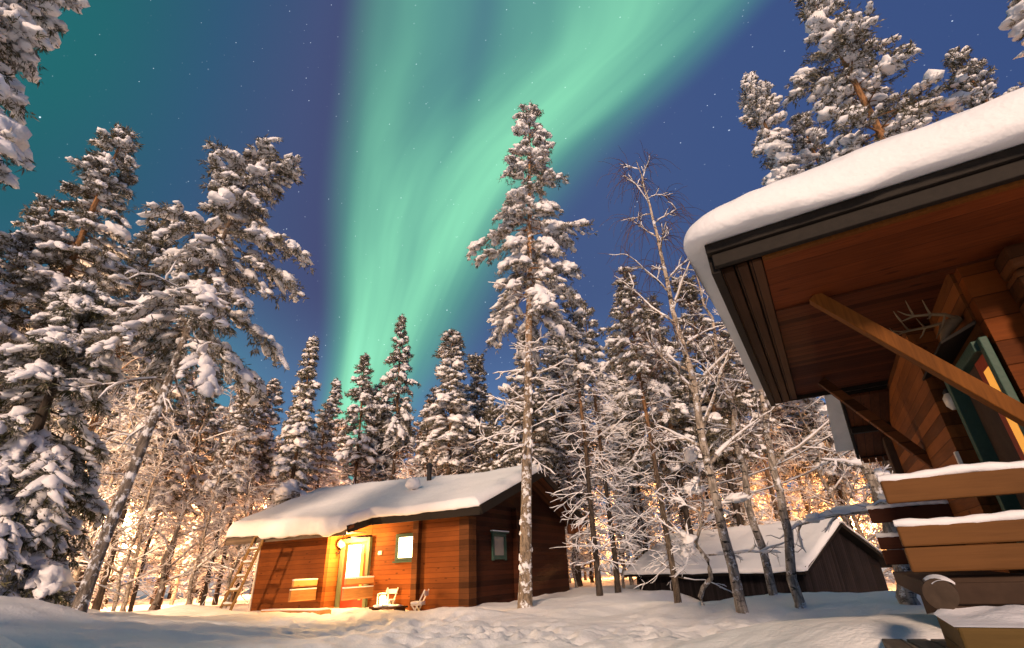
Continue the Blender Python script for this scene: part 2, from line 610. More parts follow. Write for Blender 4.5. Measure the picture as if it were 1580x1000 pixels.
M['steel'] = plain('lamp_post_steel', (.1, .1, .1), .5)
M['wire'] = plain('black_wire', (.02, .02, .02), .6)


# ------------------------------------------------------------------ terrain
def ground(x, y):
    x = np.asarray(x, float)
    y = np.asarray(y, float)
    ga = lambda cx, cy, sx, sy, a: a * np.exp(-((x - cx) / sx) ** 2 - ((y - cy) / sy) ** 2)
    z = ga(-11.5, 2.0, 4.2, 3.9, 1.0)
    z = z + ga(-20, 4.0, 6, 5, .8)
    z = z + ga(-4.7, .65, 1.75, 1.5, 1.04)
    z = z + ga(2.6, 6.2, 2.5, 4.6, .72)
    z = z + ga(.2, 4.4, 1.3, 1.3, .12)
    z = z + ga(-1.0, 5.4, 1.7, 1.7, .34)
    z = z + ga(-.7, 13.2, 3.0, 2.2, .30)
    z = z + ga(-6.3, 16.2, 2.0, 3.0, .22)
    z = z - 1.2 * sstep(14.5, 18.5, y) * sstep(-6.0, -2.5, x)
    # ploughed ridges in front of the far cabin
    z = z + ga(-8.6, 11.7, 2.1, .65, .18) + ga(-18.4, 10.6, 1.9, .7, .22) + ga(-11.6, 11.4, 1.3, .45, .12)
    path = np.exp(-((y - 8.0 - .2 * (x + 8)) / 2.2) ** 2) * sstep(-16, -12, x) * sstep(0.5, -2.5, x)
    z = z + fbm(x * .35, y * .35, 3, 3) * .16 * (1 - .4 * path)
    z = z + fbm(x * 1.1, y * 1.1, 9, 3) * .07
    z = z + fbm(x * 3.0, y * 3.0, 21, 3) * (.025 + .055 * path)
    r = np.hypot(x, y)
    z = z + fbm(x * .02, y * .02, 31, 2) * sstep(60, 140, r) * 6
    return np.where(r < 1.6, np.minimum(z, .25), z)


def gz(x, y):
    return float(ground(np.array([x]), np.array([y]))[0])


rr = np.concatenate([[0.02], np.geomspace(.5, 30, 330), np.geomspace(31, 900, 60)])
aa = np.linspace(0, 2 * math.pi, 901)[:-1]
gx = rr[:, None] * np.sin(aa)[None, :]
gy = rr[:, None] * np.cos(aa)[None, :]
mb = MB()
gzz = ground(gx, gy)
frg = np.random.default_rng(99)
# trodden footprints between the camera and the far cabin
for k in range(420):
    t_ = frg.uniform(0, 1)
    if k < 300:
        fx_, fy_ = -14.2 + 12.5 * t_ + frg.normal() * .5, 10.6 - 3.0 * t_ + frg.normal() * .9
    else:
        fx_, fy_ = -9.5 + 8 * t_ + frg.normal() * .6, 9.0 + frg.normal() * 1.2
    a_ = frg.uniform(0, 6.28)
    dx, dy = gx - fx_, gy - fy_
    m_ = (np.abs(dx) < .6) & (np.abs(dy) < .6)
    u_ = dx[m_] * math.cos(a_) + dy[m_] * math.sin(a_)
    w_ = -dx[m_] * math.sin(a_) + dy[m_] * math.cos(a_)
    q_ = (u_ / .2) ** 2 + (w_ / .12) ** 2
    gzz[m_] += -.05 * np.exp(-q_ ** 2) + .012 * np.exp(-((np.sqrt(q_) - 1.5) / .4) ** 2)
mb.grid(np.stack([gx, gy, gzz], -1), close=True)
o = mb.obj('snow_ground', M['ground'], smooth=True)
tag(o, 'snow covered ground with a trampled path and soft drifts', None, kind='structure')


# ------------------------------------------------------------------ roof snow: cross-sections along x
def roof_snow(x0, x1, front, ridge, back, thick, nx=160, rend=.35, seed=0, lobes=None, verge=.08, noise=.05, skew=0.0):
    """front/ridge/back: functions of x giving (y, z) of the roof surface; closed blanket with rounded rim"""
    us = np.linspace(0, 1, nx)
    us = .5 - .5 * np.cos(us * math.pi) if nx > 20 else us
    xs = x0 - verge + us * (x1 - x0 + 2 * verge)
    rows = []
    for x in xs:
        e = min(x - (x0 - verge), (x1 + verge) - x)
        k = 1.0 if e > rend else math.sqrt(max(0.0, 1 - (1 - e / rend) ** 2))
        xc = min(max(x, x0), x1)
        fy, fz = front(xc)
        ry, rz = ridge(xc)
        by, bz = back(xc)
        T = thick(xc)
        T1 = max(T * k, .004)
        ov, dr = lobes(xc) if lobes else (.1, .03)
        ov *= k
        dr *= k
        P = [(fy + .12, fz + .006), (fy - .02, fz - .002), (fy - ov * .6, fz - dr * .95), (fy - ov * .95, fz - dr * .75), (fy - ov * 1.1, fz - dr * .2 + T1 * .15),
             (fy - ov, fz + T1 * .45), (fy - ov * .75, fz + T1 * .7), (fy - ov * .3, fz + T1 * .9), (fy + .14, fz + T1 * 1.03)]
        for t in np.linspace(.08, .92, 14):
            y = fy + (ry - fy) * t
            P.append((y, fz + (rz - fz) * t + T1))
        P.append((ry - .12, rz + T1 * .98))
        P.append((ry, rz + T1 * .96 + .0))
        P.append((ry + .12, rz + T1 * .97))
        for t in np.linspace(.1, .94, 9):
            y = ry + (by - ry) * t
            P.append((y, rz + (bz - rz) * t + T1))
        P += [(by + .06, bz + T1 * .85), (by + .12, bz + T1 * .5), (by + .1, bz + T1 * .1), (by - .05, bz + .005)]
        P += [(ry, rz + .008)]
        rows.append([(x, a, b) for a, b in P])
    V = np.array(rows)
    n = fbm(V[..., 0] * 1.3 + seed, V[..., 1] * 1.3 + V[..., 2] * .9, seed + 5, 4) * noise
    w = np.ones(V.shape[1])
    w[:2] = 0
    w[-2:] = 0
    V[..., 2] += n * w
    if skew:
        fy0 = front(x0)[0]
        ry0 = ridge(x0)[0]
        kx = np.clip((x1 - V[..., 0]) / (x1 - x0), 0, 1) ** 2
        V[..., 0] -= skew * kx * np.clip((V[..., 1] - fy0) / (ry0 - fy0), 0, 1)
    mbx = MB()
    mbx.grid(V, close=True)
    return mbx


# ------------------------------------------------------------------ far cabin
CX, CY = -9.65, 13.46
cab = thing('log_cabin', 'reddish brown log cabin with snowy roof, lit glass door and small bright window', 'cabin', (CX, CY, 0), rad(3))
EZ, RZ, RY, BY = 2.74, 4.36, 3.95, 8.55
SL = (RZ - EZ) / (RY + .6)
EXY = -1.4
EXZ = EZ - .8 * SL
mb = MB()
mb.box(-1.72, -.22, 0, .14, -.6, 2.72)
mb.obj('front_wall', M['wall'], cab)
mb = MB()
mb.box(-3.95, -1.95, .15, .3, -.6, 2.75)
mb.obj('front_wall', M['wall'], cab)
mb = MB()
mb.box(-8.75, -5.36, -.5, -.36, -.6, 2.42)
mb.obj('front_wall', M['wall'], cab)
mb = MB()
mb.box(-5.5, -5.36, -.359, .148, -.6, 2.42)
mb.obj('return_wall', M['wallret'], cab)
mb = MB()
mb.box(-1.94, -1.72, .141, .148, -.6, 2.6)
mb.obj('return_wall', M['wallret'], cab)
mb = MB()
mb.box(-5.2, -3.96, .152, .28, 2.28, 2.75)
mb.box(-5.36, -5.2, .152, .28, -.6, 2.75)
mb.obj('lintel_wall', M['wall'], cab)
# right gable
mb = MB()
w0, w1 = .142, 8.05
gy0 = lambda y: (EZ + (y + .6) * SL if y < RY else RZ - (y - RY) * (RZ - EZ) / (BY - RY)) - .16
pts = [(w0, -.8), (w1, -.8), (w1, gy0(w1)), (RY, gy0(RY)), (w0, gy0(w0))]
k = len(pts)
mb.add([(-.14, a, b) for a, b in pts] + [(0, a, b) for a, b in pts],
       [tuple(range(k))[::-1], tuple(range(k, 2 * k))] + [(i, (i + 1) % k, k + (i + 1) % k, k + i) for i in range(k)] if False else
       [tuple(range(k, 2 * k))])
mb.add([(-.14, a, b) for a, b in pts], [tuple(range(k))[::-1]])
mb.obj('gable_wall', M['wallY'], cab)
mb = MB()
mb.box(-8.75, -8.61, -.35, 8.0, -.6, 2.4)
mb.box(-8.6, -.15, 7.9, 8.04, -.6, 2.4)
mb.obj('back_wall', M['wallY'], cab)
mb = MB()
for (x0, x1, y0, y1, zt) in [(-.2, .16, -.13, -.003, 2.55), (.003, .16, 0, .3, 2.55)]:
    mb.box(x0, x1, y0, y1, -.6, zt)
mb.obj('corner_post', M['log'], cab, bevel=.01)
mb = MB()
mb.box(-1.95, -1.725, -.18, .138, -.6, 2.66)
mb.obj('log_column', M['log'], cab, bevel=.012)
mb = MB()
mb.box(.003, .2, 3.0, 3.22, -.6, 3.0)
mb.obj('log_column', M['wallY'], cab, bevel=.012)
mb = MB()
mb.box(-8.83, -8.753, -.53, -.3, -.6, 2.4)
mb.obj('corner_board', M['white'], cab)
# roof deck
roof = None
mb = MB()


def quadslab(mb, pts, t, m=0):
    p = [np.array(q, float) for q in pts]
    mb.hexa([q - np.array([0, 0, t]) for q in p], p, m)


X0, X1, XS, SK = -9.45, .88, -3.5, 2.0
quadslab(mb, [(XS, -.6, EZ), (X1, -.6, EZ), (X1, RY, RZ), (XS, RY, RZ)], .1)
quadslab(mb, [(X0, EXY, EXZ), (XS - .003, EXY, EXZ), (XS - .003, RY, RZ), (X0 - SK, RY, RZ)], .1)
quadslab(mb, [(X0 - SK, RY + .003, RZ), (X1, RY + .003, RZ), (X1, BY, EZ), (X0 - SK, BY, EZ)], .1)
roof = mb.obj('roof', M['soffitX'], cab)
mb = MB()
mb.box(XS + .18, X1, -.66, -.603, EZ - .24, EZ + .01)
mb.beam((XS + .17, -.63, EZ - .11), (XS - .1, EXY - .02, EXZ - .1), .05, .24)
mb.obj('fascia', M['trim'], roof, bevel=.008)
mb = MB()
mb.box(X0 - .02, XS - .12, EXY - .06, EXY - .003, EXZ - .27, EXZ + .01)
mb.obj('fascia', M['greytrim'], roof, bevel=.008)
mb = MB()
for a, b in (((X1 + .03, -.66, EZ - .1), (X1 + .03, RY, RZ - .08)), ((X1 + .03, RY + .003, RZ - .08), (X1 + .03, BY + .04, EZ - .1))):
    mb.beam(a, b, .055, .27)
mb.beam((X0 - .03, EXY, EXZ - .1), (X0 - .03 - SK, RY, RZ - .1), .05, .22)
mb.obj('verge_board', M['trim'], roof, bevel=.008)
mb = MB()
mb.box(.14, X1 - .03, 7.95, BY - .05, 2.3, 2.36)
mb.box(.14, X1 - .03, 7.93, 7.99, 2.36, 2.7)
mb.box(X0 + .1, -3.6, EXY + .05, -.52, EXZ - .16, EXZ - .14)
mb.box(XS + .2, .0, -.55, -.02, EZ - .18, EZ - .16)
mb.obj('eave_lining', M['soffitX'], roof)


def c_front(x):
    t = float(sstep(XS - .25, XS + .3, np.array(x)))
    return (EXY - .05 + (.8) * t, EXZ + (EZ - EXZ) * t)


def c_lobes(x):
    t = float(sstep(XS + .25, XS - .35, np.array(x)))
    n = float(vnoise(x * 1.9, 3.3, 4)) + .5
    n2 = float(vnoise(x * 4.1, 8.3, 5)) + .5
    d = t * float(sstep(-7.7, -7.35, np.array(x)))
    return (.10 + .10 * t * n + d * .2 * n, .04 + d * (.06 + .16 * n + .07 * n2))


thk = lambda x: .30 + .24 * float(sstep(-2, -8, np.array(x))) + .03 * math.sin(x * 1.1)
sn = roof_snow(X0, X1 - .02, c_front, lambda x: (RY, RZ), lambda x: (BY, EZ), thk, nx=240, rend=.4, seed=2, lobes=c_lobes, noise=.05, skew=SK, verge=.03)
sn.obj('snow_cover', M['roofsnow'], roof, smooth=True)
# chimney and vent
mb = MB()
mb.tube([(-3.9, 3.2, 3.9), (-3.9, 3.2, 5.0)], .1, 14)
mb.tube([(-3.9, 3.2, 5.0), (-3.9, 3.2, 5.05), (-3.9, 3.2, 5.14)], [.15, .16, .05], 14)
mb.obj('chimney_pipe', M['pipe'], roof, smooth=False)
mb = MB()
mb.tube([(-3.35, 1.55, 3.4), (-3.35, 1.55, 3.95)], .07, 12)
vent = mb.obj('vent_pipe', M['pipe'], roof)
rg = np.random.default_rng(3)
mb = MB()
tv, tf = lumpy(4, 71, .12)
mb.add(tv * np.array((.27, .26, .27)) + np.array((-3.38, 1.5, 4.02)), tf)
mb.obj('snow_cap', M['roofsnow'], vent, smooth=True)
# door
door = None
mb = MB()
mb.box(-5.1, -4.06, .1, .149, -.25, 2.05)
door = mb.obj('door', M['red'], cab)
mb = MB()
mb.box(-4.93, -4.36, .075, .098, .92, 1.98)
mb.obj('glass_pane', M['glow'], door)
mb = MB()
mb.box(-4.30, -4.20, .075, .098, .3, 1.98)
mb.obj('glass_strip', M['glowo'], door)
mb = MB()
mb.box(-5.26, -5.105, .03, .149, -.3, 2.2)
mb.box(-4.055, -3.93, .03, .149, -.3, 2.2)
mb.box(-5.104, -4.056, .03, .149, 2.06, 2.2)
mb.obj('door_frame', M['sage'], door, bevel=.006)
mb = MB()
mb.tube([(-4.18, .05, .85), (-4.18, .0, .85), (-4.28, .0, .85)], .014, 6)
mb.obj('door_handle', M['pipe'], door)
# front window
mb = MB()
fx0, fx1, fz0, fz1 = -2.86, -2.02, 1.4, 2.22
mb.box(fx0, fx0 + .11, .09, .149, fz0, fz1)
mb.box(fx1 - .11, fx1, .09, .149, fz0, fz1)
mb.box(fx0 + .111, fx1 - .111, .09, .149, fz1 - .11, fz1)
mb.box(fx0 + .111, fx1 - .111, .09, .149, fz0, fz0 + .09)
mb.box(fx0 - .06, fx1 + .04, .05, .149, fz0 - .05, fz0 - .003)
win = mb.obj('window', M['green'], cab, bevel=.006)
mb = MB()
mb.box(fx0 + .115, fx1 - .115, .12, .146, fz0 + .095, fz1 - .115)
mb.obj('pane', M['glow'], win)
# gable window
mb = MB()
a0, a1, z0, z1 = 1.5, 2.45, 1.30, 2.14
mb.box(.003, .06, a0, a0 + .12, z0, z1)
mb.box(.003, .06, a1 - .12, a1, z0, z1)
mb.box(.003, .06, a0 + .121, a1 - .121, z1 - .11, z1)
mb.box(.003, .06, a0 + .121, a1 - .121, z0 + .03, z0 + .15)
mb.box(.003, .12, a0 - .1, a1 + .1, z1 + .003, z1 + .04)
win2 = mb.obj('window', M['green'], cab, bevel=.006)
mb = MB()
mb.box(.01, .02, a0 + .12, a1 - .12, z0 + .15, z1 - .11)
mb.obj('pane', M['dimpane'], win2)
mb = MB()
mb.box(.02, .13, a0 - .1, a1 + .1, z1 + .041, z1 + .075)
mb.obj('snow_strip', M['snow'], win2, bevel=.01)
# wall lamp
mb = MB()
mb.tube([(-5.35, -.08, 1.78), (-5.22, -.08, 1.72), (-5.14, -.08, 1.86)], .018, 6)
lamp = mb.obj('wall_lamp', M['pipe'], cab)
mb = MB()
mb.lumps([(-5.13, -.08, 1.99)], [(1, 0, 0)], [(.12, .12, .17)], rg)
mb.obj('lamp_globe', M['globe'], lamp, smooth=True)
ld = bpy.data.lights.new('lamp_light', 'POINT')
ld.energy = 420
ld.color = (1.0, .53, .15)
ld.shadow_soft_size = .12
lo = bpy.data.objects.new('lamp_light', ld)
COL.objects.link(lo)
lo.parent = lamp
lo.location = (-4.6, -.42, 2.02)
# point light added outside the wall, in place of light from the rooms
for nm, loc, en in (('porch_fill_light', (-3.4, -.15, 2.16), 16), ):
    ld = bpy.data.lights.new(nm, 'POINT')
    ld.energy = en
    ld.color = (1.0, .55, .16)
    ld.shadow_soft_size = .15
    lo = bpy.data.objects.new(nm, ld)
    COL.objects.link(lo)
    lo.parent = cab
    lo.location = loc
mb = MB()
mb.box(-3.62, -3.46, .12, .149, 1.62, 1.74)
mb.obj('wall_switch', M['white'], cab, bevel=.01)
# porch rails (run out from the wall), deck and step
for (xr, ya, yb) in ((-5.62, -1.5, -.52), (-3.72, -1.15, .1)):
    mb = MB()
    mb.box(xr - .04, xr + .04, ya, yb, .77, .95)
    mb.box(xr - .04, xr + .04, ya - .06, yb, .36, .68)
    rl = mb.obj('porch_rail', M['railY'], cab, bevel=.012)
    mb = MB()
    mb.box(xr - .05, xr + .05, ya, yb, .951, 1.0)
    mb.box(xr - .05, xr + .05, ya - .06, yb, .681, .72)
    mb.obj('snow_strip', M['snow'], rl, bevel=.02)
mb = MB()
mb.box(-5.3, -3.75, -1.5, .02, -.28, -.02)
mb.obj('porch_deck', M['greyboard'], cab, bevel=.01)
mb = MB()
mb.box(-6.3, -3.75, -2.0, -1.55, -.2, .16)
st = mb.obj('porch_step', M['railY'], cab, bevel=.015)
mb = MB()
mb.box(-6.28, -3.78, -2.0, -1.56, .161, .19)
mb.obj('snow_strip', M['snow'], st, bevel=.015)

# ladder leaning on the left eave
Lx = CX - 9.0 * math.cos(rad(3)) + 0.0
lad = thing('ladder', 'wooden ladder with snowy rungs leaning on the eave of the far log cabin', 'ladder', (-18.4, 11.35, 0))
A = np.array([0, 0, gz(-18.4, 11.35) - .1])
B_ = np.array([1.16, .22, 2.72])
off = np.array([.5, .03, 0])
for q in (0, 1):
    mb = MB()
    mb.beam(A + off * q * (1 if q == 0 else 1.1), B_ + off * q * .95, .05, .09)
    mb.obj('side_rail', M['ladder'], lad, bevel=.008)
for i in range(6):
    t = .1 + i * .155
    p = A + (B_ - A) * t
    mb = MB()
    mb.beam(p, p + off, .05, .05)
    rg_ = mb.obj('rung', M['ladder'], lad)
    mb = MB()
    p2 = p + np.array([0, 0, .055])
    mb.tube([p2 + off * t_ for t_ in (.06, .3, .6, .94)], [.02, .045, .04, .02], 8)
    mb.obj('snow_strip', M['snow'], rg_, smooth=True)


# chairs, low table, lantern
def folding_chair(name, label, x, y, rz, z=None):
    t = thing(name, label, 'chair', (x, y, gz(x, y) if z is None else z), rz, 'white folding chairs by the far cabin')
    mb = MB()
    mb.box(-.22, .22, -.2, .2, .40, .44)
    se = mb.obj('seat', M['white'], t, bevel=.01)
    mb = MB()
    mb.box(-.23, .23, -.21, .2, .441, .52)
    mb.obj('snow_pad', M['snow'], se, bevel=.035)
    mb = MB()
    mb.box(-.22, .22, .285, .315, .68, .84)
    mb.obj('backrest', M['white'], t, bevel=.01)
    for s in (-1, 1):
        mb = MB()
        mb.beam((s * .23, -.22, -.1), (s * .23, .31, .88), .03, .045)
        mb.obj('leg', M['white'], t)
        mb = MB()
        mb.beam((s * .2, .25, -.1), (s * .2, -.17, .42), .03, .045)
        mb.obj('leg', M['white'], t)
    t.scale = (.84, .84, .84)
    return t


folding_chair('folding_chair', 'white folding chair facing out beside the glowing lantern', -12.33, 13.0, rad(8), -.10)
folding_chair('folding_chair', 'white folding chair seen from its side, half buried behind a snow ridge', -11.05, 12.95, rad(-68), -.16)
tb = thing('low_table', 'low dark wooden table dusted with snow under the lantern', 'table', (-11.85, 12.55, gz(-11.85, 12.55) - .12))
mb = MB()
mb.box(-.55, .55, -.25, .25, .22, .27)
mb.obj('table_top', M['log'], tb, bevel=.01)
mb = MB()
mb.lumps([(-.15, 0, .28), (.2, .05, .28)], [(1, 0, 0)] * 2, [(.35, .22, .05), (.25, .18, .04)], rg)
mb.obj('snow_pad', M['snow'], tb, smooth=True)
for sx in (-.45, .45):
    mb = MB()
    mb.box(sx - .04, sx + .04, -.2, .2, -.2, .219)
    mb.obj('leg', M['log'], tb)
lt = thing('lantern', 'small glowing lantern on the low snowy table', 'lantern', (-12.0, 12.45, gz(-11.85, 12.55) + .17))
mb = MB()
mb.box(-.12, .12, -.12, .12, .0, .03)
mb.box(-.12, .12, -.12, .12, .3, .33)
for a in (-.11, .11):
    for b in (-.11, .11):
        mb.box(a - .012, a + .012, b - .012, b + .012, .03, .3)
mb.obj('lantern_frame', M['white'], lt)
mb = MB()
mb.tube([(0, 0, .031), (0, 0, .1), (0, 0, .24), (0, 0, .28)], [.08, .095, .09, .03], 10)
mb.obj('lantern_flame', M['flame'], lt, smooth=True)

ld = bpy.data.lights.new('lantern_light', 'POINT')
ld.energy = 85
ld.color = (1.0, .48, .13)
ld.shadow_soft_size = .1
lo = bpy.data.objects.new('lantern_light', ld)
COL.objects.link(lo)
lo.parent = lt
lo.location = (0, 0, .45)

# ------------------------------------------------------------------ near cabin (porch corner over the camera)
nc = thing('log_cabin', 'near reddish log cabin whose deep porch roof with thick snow fills the upper right', 'cabin', (1.38, 4.69, 0))
OX, OY = 1.38, 4.69
nb = lambda mb, x0, x1, y0, y1, z0, z1, m=0: mb.box(x0 - OX, x1 - OX, y0 - OY, y1 - OY, z0, z1, m)
mb = MB()
nb(mb, 1.40, 6, 4.69, 4.83, .3, 3.2)
mb.obj('front_wall', M['nearwall'], nc)
mb = MB()
nb(mb, 1.38, 1.52, 4.835, 5.92, .3, 3.2)
mb.obj('side_wall', M['nearside'], nc)
mb = MB()
nb(mb, 1.22, 1.52, 5.921, 9.5, .3, 3.05)
mb.obj('side_wall', M['nearside'], nc)
mb = MB()
nb(mb, 1.16, 1.219, 5.91, 9.45, .3, 3.06)
mb.obj('panel_wall', M['nearside'], nc)
mb = MB()
nb(mb, 1.06, 1.26, 9.451, 9.7, .3, 2.75)
mb.obj('corner_post', M['darkwood'], nc, bevel=.01)
mb = MB()
for i in range(13):
    z0 = .55 + i * .19
    nb(mb, 1.6, 1.8, 4.40 + .02 * (i % 2), 4.688, z0, z0 + .18)
mb.obj('log_ends', M['log'], nc, bevel=.03)
# porch roof box
mb = MB()
nb(mb, .09, 6, 3.66, 4.68, 3.07, 3.1)
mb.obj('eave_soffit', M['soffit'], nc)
mb = MB()
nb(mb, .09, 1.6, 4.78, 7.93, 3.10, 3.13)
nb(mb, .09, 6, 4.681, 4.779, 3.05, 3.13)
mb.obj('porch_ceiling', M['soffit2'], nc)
mb = MB()
for i in range(3):
    x0 = -.205 + i * .1
    nb(mb, x0, x0 + .088, 3.68, 7.95, 3.035 + .012 * i, 3.085)
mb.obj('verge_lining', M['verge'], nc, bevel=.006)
mb = MB()
nb(mb, .09, 6, 3.612, 3.659, 3.035, 3.1)
mb.obj('eave_strip', M['brace'], nc)
mb = MB()
nb(mb, -.24, 6, 3.555, 3.611, 3.05, 3.16)
nb(mb, -.27, 6, 3.525, 3.60, 3.161, 3.245)
fas = mb.obj('fascia', M['trim'], nc, bevel=.008)
mb = MB()
nb(mb, -.275, -.208, 3.612, 8.0, 3.02, 3.24)
nb(mb, -.2, 1.2, 7.951, 8.0, 3.05, 3.24)
mb.obj('fascia', M['trim'], nc, bevel=.008)
# roof: two slopes, ridge along x
NRY, NRZ = 5.9, 3.40
mb = MB()
v = lambda x, y, z: (x - OX, y - OY, z)
quadslab(mb, [v(-.27, 3.53, 3.33), v(6, 3.53, 3.33), v(6, NRY, NRZ), v(-.27, NRY, NRZ)], .08)
quadslab(mb, [v(-.27, NRY + .003, NRZ), v(6, NRY + .003, NRZ), v(6, 8.02, 3.30), v(-.27, 8.02, 3.30)], .08)
quadslab(mb, [v(.6, 8.03, 3.12), v(6, 8.03, 3.12), v(6, 10.12, 2.6), v(.72, 10.12, 2.6)], .08)
nroof = mb.obj('roof', M['trim'], nc)
mb = MB()
mb.hexa([v(.63, 8.06, 2.985), v(1.3, 8.06, 2.985), v(1.3, 10.1, 2.475), v(.74, 10.1, 2.475)],
        [v(.63, 8.06, 3.02), v(1.3, 8.06, 3.02), v(1.3, 10.1, 2.51), v(.74, 10.1, 2.51)])
mb.obj('eave_lining', M['soffitX'], nroof)
mb = MB()
mb.hexa([v(.585, 8.03, 2.97), v(.625, 8.03, 2.97), v(.735, 10.15, 2.45), v(.695, 10.15, 2.45)],
        [v(.585, 8.03, 3.2), v(.625, 8.03, 3.2), v(.735, 10.15, 2.68), v(.695, 10.15, 2.68)])
nb(mb, .74, 1.5, 10.11, 10.16, 2.44, 2.6)
nb(mb, .66, 1.3, 8.95, 9.05, 2.66, 2.75)
mb.obj('verge_board', M['trim'], nroof, bevel=.006)
mb = MB()
for i in range(6):
    nb(mb, .76 + i * .095, .835 + i * .095, 10.05, 10.108, 2.37, 2.45)
mb.obj('vent_blocks', M['soffitX'], nroof)
nth = lambda x: .36 + .05 * math.sin(x * 1.4 + .7)
nl = lambda x: (.15 + .03 * math.sin(x * 3.1), .03)
sn = roof_snow(-.30 - OX, 6 - OX, lambda x: (3.53 - OY, 3.25), lambda x: (NRY - OY, NRZ + .02), lambda x: (8.02 - OY, 3.30), nth, nx=150, rend=.36, seed=8, lobes=nl, verge=.12, noise=.085)
sn.obj('snow_cover', M['roofsnow'], nroof, smooth=True)
mb = roof_snow(.56 - OX, 6 - OX, lambda x: (8.1 - OY, 3.11), lambda x: (9.0 - OY, 2.89), lambda x: (10.15 - OY, 2.6), lambda x: .3, nx=60, rend=.25, seed=12, verge=.13)
mb.obj('snow_cover', M['roofsnow'], nroof, smooth=True)
# braces
for yb in (4.62, 7.29):
    mb = MB()
    p, q = np.array([.40, yb, 3.07]), np.array([1.47, yb, 1.66])
    if yb > 5:
        q = np.array([1.25, yb, 1.82])
    mb.beam(p - [OX, OY, 0], q - [OX, OY, 0], .105, .11, up=(0, 1, 0))
    mb.obj('roof_brace', M['brace'] if yb < 5 else M['log'], nc, bevel=.008)
# porch deck and rails
mb = MB()
nb(mb, .46, 1.37, 4.43, 7.2, .74, .86)
nb(mb, .62, .8, 4.5, 7.1, .3, .739)
mb.obj('porch_deck', M['darkwood'], nc, bevel=.01)
mb = MB()
nb(mb, .47, 2.6, 4.46, 4.62, .62, .9)
mb.obj('foundation_log', M['darkwood'], nc, bevel=.05)
mb = MB()
nb(mb, .55, 2.6, 4.5, 4.66, .35, .6)
mb.obj('foundation_log', M['darkwood'], nc, bevel=.05)
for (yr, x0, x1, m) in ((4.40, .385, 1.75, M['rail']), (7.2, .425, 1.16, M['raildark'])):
    mb = MB()
    nb(mb, x0, x1, yr - .03, yr + .03, 1.345, 1.495)
    up = mb.obj('rail_plank', m, nc, bevel=.012)
    mb = MB()
    xs = np.linspace(x0 - .005, x1, 30)
    P = [(x - OX, yr - OY, 1.512 + .01 * math.sin(x * 9)) for x in xs]
    mb.tube(P, [.02] + [.030 + .004 * math.sin(q * 1.7) for q in range(28)] + [.025], 10)
    mb.obj('snow_strip', M['snow'], up, smooth=True)
    mb = MB()
    nb(mb, x0 + .0, x1, yr - .03, yr + .03, 1.075, 1.2)
    nb(mb, x0 + .0, x1, yr - .03, yr + .03, .925, 1.07)
    low = mb.obj('rail_plank', m, nc, bevel=.012)
    mb = MB()
    P = [(x - OX, yr - OY, 1.217 + .008 * math.sin(x * 7)) for x in xs]
    mb.tube(P, [.02] + [.030 + .004 * math.sin(q * 1.7) for q in range(28)] + [.025], 10)
    mb.obj('snow_strip', M['snow'], low, smooth=True)
# door of the near cabin
mb = MB()
nb(mb, 1.345, 1.378, 4.79, 5.13, .86, 2.38)
nd = mb.obj('door', M['red'], nc)
mb = MB()
nb(mb, 1.335, 1.344, 4.83, 4.98, 1.5, 1.93)
mb.obj('glass_pane', M['glowo'], nd)
mb = MB()
nb(mb, 1.335, 1.344, 4.83, 4.98, 1.96, 2.27)
mb.obj('glass_pane', M['glowo'], nd)
mb = MB()
nb(mb, 1.352, 1.378, 5.131, 5.66, .86, 2.38)  # dark slab filling the gap between red door and far jamb
mb.obj('dark_infill', M['darkwood'], nd)
mb = MB()
nb(mb, 1.325, 1.377, 4.71, 4.788, .86, 2.47)
nb(mb, 1.25, 1.377, 5.665, 5.76, .86, 2.47)
nb(mb, 1.29, 1.377, 4.789, 5.664, 2.385, 2.47)
mb.obj('door_frame', M['green'], nd, bevel=.006)
mb = MB()
mb.hexa([v(1.12, 4.78, 2.49), v(1.378, 4.78, 2.60), v(1.378, 5.84, 2.60), v(1.12, 5.84, 2.49)],
        [v(1.12, 4.78, 2.515), v(1.378, 4.78, 2.63), v(1.378, 5.84, 2.63), v(1.12, 5.84, 2.515)])
mb.obj('door_hood', M['trim'], nd, bevel=.004)
# wall lamp and white strip on the recess
mb = MB()
mb.tube([v(1.25, 5.9, 2.36), v(1.25, 5.8, 2.36), v(1.25, 5.8, 2.33)], .02, 7)
nl_ = mb.obj('wall_lamp', M['pipe'], nc)
mb = MB()
mb.tube([v(1.25, 5.8, 2.33), v(1.25, 5.8, 2.29), v(1.25, 5.8, 2.22), v(1.25, 5.8, 2.18)], [.03, .055, .05, .02], 12)
mb.obj('lamp_glass', M['glass'], nl_, smooth=True)
mb = MB()
nb(mb, 1.13, 1.158, 5.86, 5.905, 1.5, 1.83)
mb.obj('white_edge_strip', M['white'], nc)
# yellow plate
sg = thing('sign', 'small yellow plate with dark marks on the wall beside the green door frame', 'sign', (1.36, 5.9, 1.83))
mb = MB()
mb.box(-.045, .045, -.012, 0, -.075, .075)
mb.obj('sign_plate', M['yellow'], sg, bevel=.004)
mb = MB()
mb.box(-.012, .012, -.016, -.013, .02, .055)
mb.box(-.02, .015, -.016, -.013, -.01, .008)
mb.box(-.008, .022, -.016, -.013, -.05, -.028)
mb.obj('dark_marks', M['ink'], sg)
sg.rotation_euler = (0, 0, 0)
